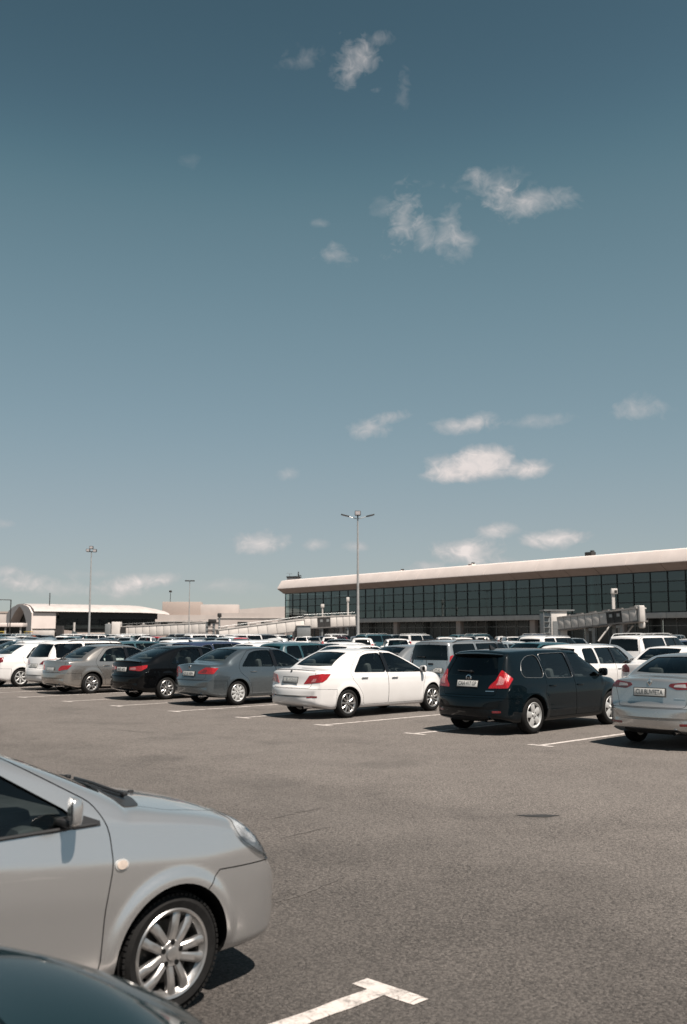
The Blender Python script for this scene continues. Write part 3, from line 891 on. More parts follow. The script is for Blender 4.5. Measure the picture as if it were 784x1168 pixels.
SPECS = {}
SPECS['white_saloon'] = sedan('saloon_car', L=4.74, wb=2.82, tz=1.035, deck=.68, r0=1.46, c_x=1.22, metal=False, handle_mat='chrome', rim=dict(n=10, w0=.028, w1=.040, ph=1),
    plate=(0, .815, .46, .115, 'SL AUAYA', 'plate_yellow'),
    patches=[lamp('tail_light', 45, [(.375, .735), (.50, .915), (.75, .955), (.955, .948), (.86, .83), (.78, .78)], 'red_lens', [dict(name='lens', poly=[(.53, .775), (.59, .85), (.66, .855), (.63, .785)], mat='pink_lens')]), REFL(45, .44, .665, .475)],
    extra=[ex_underside, ex_spoiler(.20, 1.035, .62, .035, .028), ex_badge('ring', 1.0, .028, 'plastic'), ex_exhaust(-.45, .25), ex_shelf_paper])
SPECS['grey_saloon'] = sedan('saloon_car', tz=1.045, deck=.66, r0=1.42, c_x=1.16, metal=True, handle_mat='chrome', rim=dict(n=9, w0=.06, w1=.075, mat='hubcap', hub=.012),
    plate=(0, .80, .46, .105, 'CF 25 NBW', 'plate'),
    patches=[lamp('tail_light', 45, [(.34, .84), (.40, .885), (.56, .965), (.87, .945), (.76, .80), (.345, .80)], 'red_lens', [dict(name='lens', poly=[(.42, .84), (.50, .90), (.60, .90), (.56, .83)], mat='dark_red_lens')])],
    extra=[ex_underside, ex_badge('ring', .965, .05), ex_exhaust(-.45, .25)])
SPECS['black_saloon'] = sedan('saloon_car', L=4.70, tz=1.05, deck=.50, r0=1.55, c_x=1.18, metal=False, deep=True, rp=2.15, rim=dict(n=5, w0=.045, w1=.04, pair=.045),
    plate=(0, .83, .46, .11, 'ND 603', 'plate'),
    patches=[lamp('tail_light', 55, [(.30, .81), (.31, .895), (.80, .955), (.78, .88), (.62, .79)], 'red_lens', [dict(name='lens', poly=[(.33, .825), (.34, .88), (.48, .89), (.49, .83)], mat='pink_lens')])],
    extra=[ex_underside, ex_spoiler(.20, 1.05, .60, .04, .03), ex_exhaust(-.45, .25)])
SPECS['beige_saloon'] = sedan('saloon_car', L=4.66, tz=1.00, deck=.72, r0=1.52, c_x=1.26, H=1.475, metal=True, rim=dict(n=5, w0=.05, w1=.035, pair=.04), lines=((.84, .006, .03), (.42, .010, .02)),
    plate=(0, .74, .46, .11, 'GP 114', 'plate_yellow'),
    patches=[lamp('tail_light', 58, [(.34, .70), (.36, .78), (.44, .855), (.74, .87), (.62, .745)], 'red_lens')],
    extra=[ex_underside, ex_exhaust(-.45, .25)])
SPECS['silver_saloon'] = sedan('saloon_car', L=4.62, tz=1.10, deck=.62, r0=1.40, c_x=1.20, H=1.49, metal=True, rim=dict(n=5, w0=.045, w1=.04, pair=.045),
    plate=(0, .885, .52, .115, 'CUI BUVFETA', 'plate'),
    patches=[lamp('tail_light', 18, [(.34, .985), (.37, 1.025), (.74, 1.055), (.93, 1.04), (.92, .945), (.46, .93)], 'dark_red_lens', [dict(name='lens', poly=[(.42, .972), (.44, 1.008), (.60, 1.02), (.62, .965)], mat='clear_lens')]),
             REFL(15, .50, .80, .40), dict(name='model_lettering', th=0, poly=[(.40, .79), (.56, .785), (.56, .80), (.40, .805)], mat='chrome', both=False, r=.003, thick=.002, on='boot_lid'), VALANCE()],
    extra=[ex_underside, ex_badge('diamond', 1.035, .062), ex_exhaust(-.42, .27), ex_antenna(1.55, .24, .35), ex_shelf_paper])
SPECS['dark_estate'] = hatch('estate_car', L=4.62, H=1.53, W=.90, xr=.98, wb=2.70, bz_=.985, b_x=2.36, c_x=1.42, q_x=.66, gx=.21, glass_z=1.045, r0=.50, R=.335, rimR=.225, seats=(2.32, 1.42), metal=False, deep=True, lines=((.40, .012, .018), (.88, .006, .03)),
    rim=dict(n=5, w0=.095, w1=.12, mat='hubcap', hub=.010), handle_mat=None, rwin=sym(.58, 1.06, .48, 1.37, .01),
    plate=(0, .90, .46, .11, 'CAA 417 GP', 'plate'),
    patches=[lamp('tail_light', 36, [(.46, .825), (.50, .885), (.60, .97), (.675, 1.10), (.715, 1.155), (.80, 1.09), (.91, 1.0), (.81, .835)], 'red_lens', [dict(name='lens', poly=[(.60, .885), (.635, .93), (.675, 1.05), (.765, .985), (.73, .895)], mat='pink_lens')]),
             REFL(36, .52, .68, .42), dict(name='model_lettering', th=0, poly=[(.40, .77), (.56, .77), (.56, .785), (.40, .785)], mat='chrome', both=False, r=.003, thick=.002, on='tailgate'), VALANCE()],
    extra=[ex_underside, ex_badge('ring', 1.0, .062), ex_spoiler(.50, 1.44, .56, .13, .03, None, .015), ex_exhaust(-.48, .27), ex_antenna(.95, .2, .6, True), ex_wiper_rear(1.12, -.02, .30)])
SPECS['dark_estate']['windows'][0]['poly'] = rounded([(.78, 1.02), (.72, 1.11), (.80, 1.27), (1.02, 1.385), (1.36, 1.412), (1.38, 1.0)], .13, 5)
for w in SPECS['dark_estate']['windows'][:2]: w['trim'] = .004; w['trim_mat'] = 'alloy'
SPECS['white_mpv'] = hatch('people_carrier', L=4.75, H=1.60, W=.92, xr=1.05, wb=2.80, bz_=1.0, b_x=2.55, c_x=1.52, q_x=.46, gx=.20, glass_z=1.05, r0=.60, R=.335, rimR=.225, floor=.70, hz=1.02, ws=sym(.64, 1.085, .52, 1.51), rwin=sym(.60, 1.06, .50, 1.46, .01), seats=(2.4, 1.5), mirror=(3.45, 1.07),
    belt=[(0, .96), (.5, 1.01), (1.3, 1.0), (2.4, .98), (3.4, .95), (3.9, .88), (4.3, .78), (4.75, .55)], doors=None, metal=False,
    plate=(0, .78, .46, .11, 'FZ 920', 'plate'), rim=dict(n=6, w0=.05, w1=.06),
    patches=[lamp('tail_light', 55, [(.30, .83), (.42, .94), (.86, 1.02), (.74, .88), (.55, .82)], 'dark_red_lens')],
    extra=[ex_underside, ex_rails(1.0, 3.0, .58, 'plastic', .04), ex_spoiler(.64, 1.49, .54, .10, .03)])
SPECS['silver_van'] = hatch('minivan', L=4.45, H=1.64, W=.90, xr=.85, wb=2.72, bz_=1.02, b_x=2.35, c_x=1.36, q_x=.36, gx=.10, glass_z=1.12, r0=.26, rp=1.4, R=.32, rimR=.21, floor=.70, hz=1.03, tum=.24, ws=sym(.64, 1.095, .54, 1.55), rwin=sym(.66, 1.09, .58, 1.49, .0), seats=(2.25, 1.3), mirror=(3.15, 1.09),
    belt=[(0, .96), (.3, 1.04), (1.3, 1.02), (2.4, 1.0), (3.2, .97), (3.6, .90), (4.0, .78), (4.45, .55)], metal=True, doors=None,
    plate=(.30, .82, .46, .11, 'BW 77 KL', 'plate'), rim=dict(n=7, w0=.06, w1=.06, mat='hubcap'),
    panels=[('rear_door', 'x', [(-.66, .62), (-.004, .62), (-.004, 1.56), (-.60, 1.56)], -.5, .34), ('rear_door', 'x', [(.004, .62), (.66, .62), (.60, 1.56), (.004, 1.56)], -.5, .34), FRONT_BUMPER(4.45, 3.97, .62)],
    patches=[lamp('tail_light', 30, [(.72, .78), (.735, 1.20), (.80, 1.23), (.87, 1.18), (.86, .82)], 'red_lens', [dict(name='lens', poly=[(.75, .97), (.75, 1.06), (.84, 1.06), (.84, .97)], mat='clear_lens')]),
             dict(name='handle_plate', th=0, poly=[(.06, .96), (.24, .96), (.24, 1.01), (.06, 1.01)], mat='plastic', both=False)],
    extra=[ex_underside, ex_rails(.5, 2.8, .60, 'plastic', .04), ex_wiper_rear(1.17, .10, .42)])
SPECS['white_hatch'] = hatch('hatchback', L=4.25, H=1.52, W=.885, xr=.82, wb=2.62, bz_=.97, b_x=2.10, c_x=1.22, q_x=.55, gx=.20, glass_z=1.03, r0=.52, seats=(2.1, 1.3), rim=dict(n=6, w0=.05, w1=.055),
    patches=[lamp('tail_light', 40, [(.50, .83), (.56, .97), (.78, 1.0), (.92, .96), (.80, .84)], 'red_lens')], plate=(0, .80, .46, .11, 'DX 58', 'plate'),
    extra=[ex_underside, ex_spoiler(.54, 1.42, .54, .08, .03)])
SPECS['white_compact'] = sedan('saloon_car', L=4.40, tz=1.04, deck=.62, r0=1.36, c_x=1.14, H=1.49, metal=False, wb=2.60, xr=.98, rim=dict(n=7, w0=.05, w1=.05, mat='hubcap'),
    plate=(0, .79, .46, .11, 'JS 22 BX', 'plate_yellow'),
    patches=[lamp('tail_light', 25, [(.50, .80), (.52, .93), (.62, 1.0), (.84, 1.0), (.86, .86), (.72, .80)], 'dark_red_lens'), REFL(25, .5, .7, .42)],
    extra=[ex_underside, ex_badge('ring', .985, .04), ex_antenna(1.45, .2, .4), ex_shelf_paper])
SPECS['small_suv'] = hatch('off_roader', L=4.50, H=1.72, W=.91, xr=.92, wb=2.70, bz_=1.08, b_x=2.28, c_x=1.36, q_x=.48, gx=.13, glass_z=1.14, r0=.34, R=.37, rimR=.225, floor=.74, hz=1.08, gc=.26, tum=.28, ws=sym(.64, 1.15, .52, 1.62), rwin=sym(.60, 1.13, .54, 1.56, 0), seats=(2.2, 1.3), mirror=(3.22, 1.15),
    belt=[(0, 1.0), (.3, 1.09), (1.3, 1.08), (2.4, 1.06), (3.2, 1.03), (3.6, .98), (4.1, .85), (4.50, .6)], doors=None, metal=False, plate=(0, .90, .46, .11, 'MV 40', 'plate'), rim=dict(n=6, w0=.055, w1=.06),
    patches=[lamp('tail_light', 35, [(.62, .92), (.64, 1.16), (.72, 1.22), (.90, 1.18), (.88, .95)], 'red_lens')], extra=[ex_underside, ex_rails(.7, 2.7, .58, 'alloy', .05)])
SPECS['pickup'] = hatch('pickup_truck', L=5.2, H=1.76, W=.91, xr=1.20, wb=3.05, bz_=1.10, b_x=2.98, c_x=2.10, q_x=.40, gx=.10, glass_z=1.16, r0=.24, R=.37, rimR=.22, floor=.76, hz=1.10, gc=.30, tum=.26, ws=sym(.64, 1.17, .52, 1.66), rwin=sym(.60, 1.16, .54, 1.60, 0), seats=(2.9, 2.1), rp=2.4, mirror=(3.95, 1.17),
    belt=[(0, 1.05), (.3, 1.11), (1.3, 1.10), (2.4, 1.08), (3.9, 1.05), (4.3, 1.0), (4.8, .88), (5.2, .6)], doors=None, metal=False, plate=(0, .62, .46, .11, 'BK 15', 'plate'), rim=dict(n=6, w0=.055, w1=.06),
    patches=[lamp('tail_light', 30, [(.70, .80), (.70, 1.08), (.88, 1.08), (.88, .80)], 'red_lens')], extra=[ex_underside, ex_rails(.3, 3.0, .56, 'hubcap', .10)])

def near_extra(c):
    """wipers, cowl, washer jets, door mirror sail, side repeater, number plate at the nose and the sill"""
    D, skin, dx, root = c['D'], c['skin'], c['dx'], c['root']; L = D['L']
    def onto(x, y):
        q, n = skin.cast(Vector((x, y, 4)), Vector((0, 0, -1))); return q, n
    cw = D['cowl']
    cowl = part('scuttle', patch(skin, rounded([(cw-.10, -.60), (cw-.04, -.66), (cw+.07, -.63), (cw+.15, -.44), (cw+.205, 0), (cw+.15, .44), (cw+.07, .63), (cw-.04, .66), (cw-.10, .60), (cw+.015, 0)], .04, 3), 0, M['plastic'], dx, .004, .004, .04, False, True), root)
    for (y0, y1, x0, x1) in ((-.50, .02, .06, .085), (.10, .56, .09, -.02)):
        m = MB(); pts, bl = [], []
        for t in np.linspace(0, 1, 7):
            q, n = onto(cw+x0+(x1-x0)*t-.04*math.sin(math.pi*t), y0+(y1-y0)*t); pts.append(q+n*.030-Vector((dx, 0, 0))); bl.append(q+n*.014-Vector((dx, 0, 0)))
        m.tube(pts, .008, 6); m.tube(bl, .006, 6); m.box(pts[0], (.03, .035, .022), 0, None, .008)
        part('wiper', m.mesh('w', [M['plastic']], 40), root)
    for y in (-.20, .20):
        q, n = onto(cw+.30, y); m = MB(); m.box(q+n*.006-Vector((dx, 0, 0)), (.032, .022, .016), 0, None, .006)
        part('washer_jet', m.mesh('j', [M['plastic']], 40), c['doors'].get('bonnet', root))
    for sy in (-1, 1):
        # side repeater: an oval lens in a pale bezel
        ov = lambda a, b: [(D['xf']-.31+a*math.cos(t), .745+b*math.sin(t)) for t in np.linspace(0, 2*math.pi, 21)[:-1]]
        o = part('side_indicator', patch(skin, ov(.036, .026), 90, M['hubcap'], dx, .005, .010, .02, sy > 0), root)
        part('lens', patch(skin, ov(.028, .019), 90, M['amber_lens'], dx, .009, .006, .02, sy > 0), o)
        sail = [(2.552, .925), (2.552, 1.0), (2.59, .985), (2.69, .945), (2.69, .925)]
        part('mirror_sail', patch(skin, sail, 90, M['plastic'], dx, .004, .006, .03, sy > 0), c['doors'].get((1, sy), root))
        # window sealing strip
        m = MB(); pp = []
        for x in np.linspace(D['c_x']+.02, 2.67, 18):
            q, n = skin.cast(Vector((x, 3*sy, .936)), Vector((0, -sy, 0))); pp.append((q.x-dx, q.y+sy*.002, q.z))
        m.tube(pp, .009, 6); part('window_seal', m.mesh('s', [M['plastic']], 40), c['doors'].get((1, sy), root))
        # headlight bowl behind its clear cover
        hp = D['head_poly']
        part('headlight', patch(skin, rounded(hp, .04, 4), 90, M['lamp_glass'], dx, .012, .016, .02, sy > 0), root)
        bw = part('lamp_reflector', patch(skin, rounded(inset(hp, .012), .03, 4), 90, M['lamp_bowl'], dx, .003, .0, .02, sy > 0), root)
        for k, (qx, qz, r) in enumerate(D['bulbs']):
            va, vr = view(90); q, n = skin.cast(vr*qx+Vector((0, 0, qz))+va*8, -va)
            m = MB(); bm = bmesh.new(); bmesh.ops.create_uvsphere(bm, u_segments=16, v_segments=10, radius=r); bm.verts.index_update()
            p = q-n*(r-.010); m.add([(v.co.x+p.x-dx, (v.co.y+p.y)*(-sy), v.co.z+p.z) for v in bm.verts], [[v.index for v in f.verts] for f in bm.faces]); bm.free()
            part('projector', m.mesh('p', [M['chrome']], 60), bw)
NEARDOORS = [rounded([(1.70, .28), (1.09, .28), (1.05, .50), (.94, .68), (.96, .84), (.97, 1.385), (1.695, 1.395)], .03, 2),
    rounded([(1.706, .28), (1.701, 1.395), (1.86, 1.39), (2.16, 1.32), (2.68, 1.02), (2.735, .90), (2.735, .74), (2.70, .55), (2.69, .28)], .05, 3)]
NEARWIN = [dict(door=None, mat='privacy', poly=rounded([(.52, .975), (.58, 1.28), (.66, 1.33), (.90, 1.335), (.92, .96)], .06, 3)),
    dict(door=0, poly=rounded([(1.02, .955), (1.0, 1.335), (1.64, 1.345), (1.66, .945)], .04, 3)),
    dict(door=1, poly=rounded([(1.75, .94), (1.735, 1.345), (1.88, 1.338), (2.12, 1.26), (2.545, 1.0), (2.545, .925)], .045, 3))]
SPECS['near_hatch'] = hatch('hatchback', L=3.97, rw=.62, w_nose=[(3.15, .832), (3.45, .822), (3.65, .800), (3.78, .770), (3.87, .728), (3.93, .675), (3.96, .615), (3.97, .54)], bow=[(0, -.17), (.25, -.15), (.7, -.10), (1.2, -.05), (1.6, 0), (2.0, .06), (2.5, .14), (3.0, .14), (3.6, .10), (3.97, .09)],
    H=1.44, W=.835, xr=.60, wb=2.49, bz_=.945, b_x=1.70, c_x=.98, q_x=.50, r1=1.93, cowl=2.93, hz=.99, crease=(3.1, .108), hl=.83, nose=.50, rp=1.35, seats=(1.66, .95), dash=2.36, mirror=(2.50, 1.02), metal=True, tum=.36, rc=.07,
    zt_nose=[(3.18, .965), (3.40, .92), (3.60, .87), (3.72, .805), (3.80, .725), (3.855, .645), (3.90, .60), (3.94, .575), (3.96, .545), (3.97, .48)], zb_nose=[(3.70, .20), (3.84, .205), (3.92, .25), (3.955, .32), (3.97, .44)],
    prof=[(.12, .915), (.22, .95), (.32, .972), (.45, .988), (.60, .999), (.70, 1.0), (.735, .998), (.76, .990), (.85, .957), (.95, .925), (1.1, .88)],
    belt=[(0, .93), (.5, .955), (1.3, .945), (2.4, .925), (2.9, .91), (3.3, .86), (3.6, .785), (3.97, .45)],
    R=.282, rimR=.202, tw=.195, track=.815, flare=.022, flare_w=.05, dens=1.7, dens_mid=1.9, nside=34, fine=True, spin=22, gap=.003, lines=(), mirror_size=(.048, .066, .065),
    rim=dict(n=5, w0=.038, w1=.048, pair=.040, hr=.064, hub=.014, edge=.010), cab1=2.79,
    head_poly=[(3.47, .81), (3.53, .865), (3.65, .84), (3.84, .685), (3.855, .625), (3.80, .605), (3.65, .655), (3.52, .735)], bulbs=[(3.61, .775, .042), (3.76, .68, .036)],
    windows=NEARWIN, doors=NEARDOORS, panels=None, ws=sym(.62, 1.045, .50, 1.36, .012), rwin=sym(.56, 1.02, .48, 1.31, .01), extra=None, plate=(0, .80, .46, .11, 'RP 31', 'plate'))
SPECS['near_dark'] = dict(SPECS['white_hatch'], deep=True)
SPECS['near_dark']['panels'] = SPECS['near_dark']['panels']+[('bonnet', 'z', rounded([(3.50, 0), (3.44, .42), (3.30, .64), (3.6, .69), (3.92, .58), (4.04, .38), (4.09, 0), (4.04, -.38), (3.92, -.58), (3.6, -.69), (3.30, -.64), (3.44, -.42)], .05, 3), .72, 1.3)]
for k, sp in list(SPECS.items()):          # the None entries fall back on the ones computed from the measures
    if any(v is None for v in sp.values()):
        base = hatch(sp['name'], **{a: b for a, b in sp.items() if b is not None and a not in ('patches', 'name')})
        for a, b in sp.items():
            if b is None and a in base: sp[a] = base[a]
nh = SPECS['near_hatch']
nh['extra'] = [ex_underside, near_extra]
nh['patches'] = [lamp('tail_light', 40, [(.50, .83), (.56, .97), (.78, 1.0), (.92, .96), (.80, .84)], 'red_lens'),
                 dict(name='grille', th=180, poly=[(-.40, .60), (.40, .60), (.43, .68), (-.43, .68)], mat='plastic', both=False),
                 dict(name='lower_intake', th=180, poly=[(-.50, .26), (.50, .26), (.46, .36), (-.46, .36)], mat='plastic', both=False)]
nh['panels'] = [p for p in nh['panels'] if p[0] != 'bumper']+[('bumper', 'y', [(4.4, .05), (4.4, .625), (3.80, .612), (3.46, .625), (3.36, .63), (3.28, .56), (3.24, .5), (3.28, .05)], -1.3, 1.3),
    ('bonnet', 'z', rounded([(3.14, 0), (3.08, .40), (2.95, .62), (3.15, .66), (3.45, .58), (3.68, .42), (3.76, 0), (3.68, -.42), (3.45, -.58), (3.15, -.66), (2.95, -.62), (3.08, -.40)], .05, 3), .70, 1.3), REAR_BUMPER(.60-.39, .66)]
SKY_STR, EXPOSURE = .066, .85
SKY_CURVES = ([(70, 54), (80, 70), (92, 102), (114, 128), (152, 156), (200, 174), (255, 184)],
              [(92, 80), (102, 96), (116, 129), (143, 153), (181, 172), (215, 183), (255, 190)],
              [(125, 93), (136, 110), (152, 142), (178, 165), (205, 179), (220, 185), (255, 190)])
CLOUD_A, CLOUD_LO, CLOUD_HI = .95, (4.5, 4.3, 4.3), (7.3, 6.6, 6.3)
# ------------------------------------------------------------------ camera, sun and sky
cd = bpy.data.cameras.new('camera'); cd.sensor_fit = 'HORIZONTAL'; cd.sensor_width = 36.0; cd.lens = FPX/784*36.0; cd.clip_start = .1; cd.clip_end = 12000
cam = new('camera', cd, loc=(0, 0, CAMH), rot=(math.pi/2+PITCH, 0, 0)); scene.camera = cam
cd.dof.use_dof = True; cd.dof.focus_distance = 13.0; cd.dof.aperture_fstop = 4.5
SUN_EL, SUN_AZ = R_(62), Vector((.62, -.785, 0)).normalized()
sunv = (SUN_AZ*math.cos(SUN_EL)+Vector((0, 0, math.sin(SUN_EL)))).normalized()
sl = bpy.data.lights.new('sun', 'SUN'); sl.energy = 5.0; sl.angle = R_(.53); sl.color = (1.0, .91, .82)
so = new('sun', sl); so.rotation_mode = 'QUATERNION'; so.rotation_quaternion = sunv.to_track_quat('Z', 'Y')
wd = bpy.data.worlds.new('World'); scene.world = wd; wd.use_nodes = True
class WT(NT):
    def __init__(s): s.m = None; s.t = wd.node_tree; s.t.nodes.clear(); s.out = s.n('ShaderNodeOutputWorld')
W_ = WT(); L_ = W_.t.links
sky = W_.n('ShaderNodeTexSky'); sky.sky_type = 'NISHITA'; sky.sun_disc = False; sky.sun_elevation = SUN_EL
sky.sun_rotation = math.atan2(SUN_AZ.x, SUN_AZ.y); sky.altitude = 1500; sky.air_density = 1.0; sky.dust_density = .6; sky.ozone_density = 1.6
# sky grade: one curve per channel, bright end flattened to cut fill light
KS = .0902
def lin(c): c /= 255; return c/12.92 if c < .04045 else ((c+.055)/1.055)**2.4
g1 = W_.n('ShaderNodeVectorMath', operation='SCALE'); g1.inputs['Scale'].default_value = KS; L_.new(sky.outputs[0], g1.inputs[0])
cu = W_.n('ShaderNodeRGBCurve'); L_.new(g1.outputs[0], cu.inputs['Color'])
for ch, pts in enumerate(SKY_CURVES):
    cv_ = cu.mapping.curves[ch].points; P = [(0, 0)]+[(lin(x), lin(y)) for x, y in pts]
    while len(cv_) < len(P): cv_.new(.5, .5)
    for q, p in zip(cv_, P): q.location = p; q.handle_type = 'AUTO_CLAMPED'
cu.mapping.extend = 'EXTRAPOLATED'; cu.mapping.update()
g2 = W_.n('ShaderNodeVectorMath', operation='SCALE'); g2.inputs['Scale'].default_value = 1/(SKY_STR*2**EXPOSURE); L_.new(cu.outputs[0], g2.inputs[0])
# clouds: soft masks round true directions in the sky (azimuth, elevation), torn by noise
tc = W_.n('ShaderNodeTexCoord').outputs['Generated']
sep = W_.n('ShaderNodeSeparateXYZ'); L_.new(tc, sep.inputs[0])
az = W_.math('ARCTAN2', sep.outputs[0], sep.outputs[1]); el = W_.math('ARCSINE', sep.outputs[2])
cv = W_.n('ShaderNodeCombineXYZ'); L_.new(az, cv.inputs[0]); L_.new(W_.math('MULTIPLY', el, 1.35), cv.inputs[1])
n1 = W_.noise(17, 9, .56, cv.outputs[0], .5); n2 = W_.noise(60, 6, .6, cv.outputs[0], 1.2)
warp = W_.math('ADD', W_.math('MULTIPLY_ADD', n1, 1.0, -.5), W_.math('MULTIPLY_ADD', n2, .5, -.25))
CL = [  # px, py, half width, half height, density, raggedness, lean
 (411, 72, 23, 21, .46, 1.6, .0), (434, 44, 20, 7, .22, 1.5, .2), (348, 64, 24, 9, .20, 1.5, .35), (461, 92, 9, 16, .22, 1.4, 0), (575, 225, 24, 16, .5, 1.0, 0), (602, 229, 44, 15, .72, .9, 0), (542, 200, 15, 9, .5, 1.1, .1), (560, 208, 60, 14, .16, 1.6, -.1),
 (459, 248, 19, 28, .48, 1.7, .75), (484, 268, 11, 20, .36, 1.7, -.3), (514, 258, 13, 30, .32, 1.8, .8), (528, 276, 12, 15, .26, 1.7, 0), (377, 291, 22, 11, .42, 1.3, -.1), (438, 238, 12, 12, .18, 1.5, 0), (366, 255, 10, 4, .2, 1.3, 0), (215, 183, 12, 6, .07, 1.3, 0),
 (424, 489, 20, 11, .62, 1.0, .2), (445, 476, 20, 8, .6, 1.0, .5), (520, 486, 36, 8, .46, 1.2, .2), (548, 480, 16, 9, .45, 1.1, .4), (622, 479, 30, 6, .22, 1.3, 0), (724, 467, 28, 12, .40, 1.2, 0),
 (543, 533, 50, 17, 1.6, .42, 0), (553, 523, 34, 15, 1.7, .5, 0), (603, 536, 22, 11, 1.3, .5, .2), (522, 541, 34, 9, 1.2, .4, 0), (330, 542, 14, 6, .25, 1.2, 0),
 (297, 620, 33, 12, .95, .8, 0), (358, 621, 14, 6, .5, 1.0, 0), (410, 623, 16, 6, .5, 1.0, 0), (535, 629, 38, 13, 1.1, .8, 0), (562, 605, 22, 8, .75, .9, 0), (630, 616, 30, 9, .75, .95, .3), (655, 611, 22, 8, .7, .95, 0), (607, 617, 14, 6, .5, 1, 0), (484, 648, 22, 8, .6, 1, 0), (575, 640, 25, 7, .4, 1.1, 0),
 (22, 665, 34, 9, .85, .9, .1), (12, 653, 20, 8, .7, .95, 0), (138, 670, 26, 10, .8, .9, .1), (158, 664, 22, 8, .75, .9, .4), (190, 662, 18, 7, .7, .9, .2), (5, 598, 14, 6, .3, 1.2, 0), (60, 672, 40, 7, .35, 1.2, 0), (250, 668, 40, 7, .22, 1.3, 0), (110, 655, 24, 5, .25, 1.3, 0)]
total = None
for (px, py, hw, hh, dn, rg, ln) in CL:
    d = ray(px, py).normalized(); a0, e0 = math.atan2(d.x, d.y), math.asin(d.z); sx, sy = hw/FPX*1.25, hh/FPX*1.25
    dy = W_.math('SUBTRACT', el, e0)
    u = W_.math('MULTIPLY', W_.math('MULTIPLY_ADD', dy, -ln*sx/sy*.6, W_.math('SUBTRACT', az, a0)), 1/sx); v = W_.math('MULTIPLY', dy, 1/sy)
    r = W_.math('SQRT', W_.math('ADD', W_.math('MULTIPLY', u, u), W_.math('MULTIPLY', v, v)))
    m = W_.math('MULTIPLY', W_.math('ADD', W_.math('SUBTRACT', 1.0, r), W_.math('MULTIPLY', warp, 2.2*rg)), dn*.9, clamp=True)
    m = W_.math('MULTIPLY', m, W_.math('SUBTRACT', 1.75, r, clamp=True))
    if py < 400: m = W_.math('MULTIPLY', m, .78)
    total = m if total is None else W_.math('ADD', total, W_.math('MULTIPLY', m, W_.math('SUBTRACT', 1.0, total, clamp=True)))
ctex = W_.math('MULTIPLY', total, W_.math('MULTIPLY_ADD', n2, .7, .62), clamp=True)
alpha = W_.math('MULTIPLY', W_.math('POWER', ctex, .85), CLOUD_A, clamp=True)
shade = W_.ramp(W_.math('MULTIPLY_ADD', n1, .55, W_.math('MULTIPLY', ctex, .5)), [(.25, CLOUD_LO), (.85, CLOUD_HI)])
mx = W_.mix(alpha, g2.outputs[0], shade)
bg = W_.n('ShaderNodeBackground'); bg.inputs[1].default_value = SKY_STR; L_.new(mx, bg.inputs[0]); L_.new(bg.outputs[0], W_.out.inputs[0])
wd.cycles.sampling_method = 'MANUAL'; wd.cycles.sample_map_resolution = 1024
scene.view_settings.view_transform = 'Standard'; scene.view_settings.look = 'None'; scene.view_settings.gamma = 1.0; scene.view_settings.use_curve_mapping = False; scene.view_settings.exposure = EXPOSURE
scene.cycles.max_bounces = 8; scene.cycles.transparent_max_bounces = 12; scene.cycles.use_denoising = True; scene.cycles.sample_clamp_indirect = 8.0

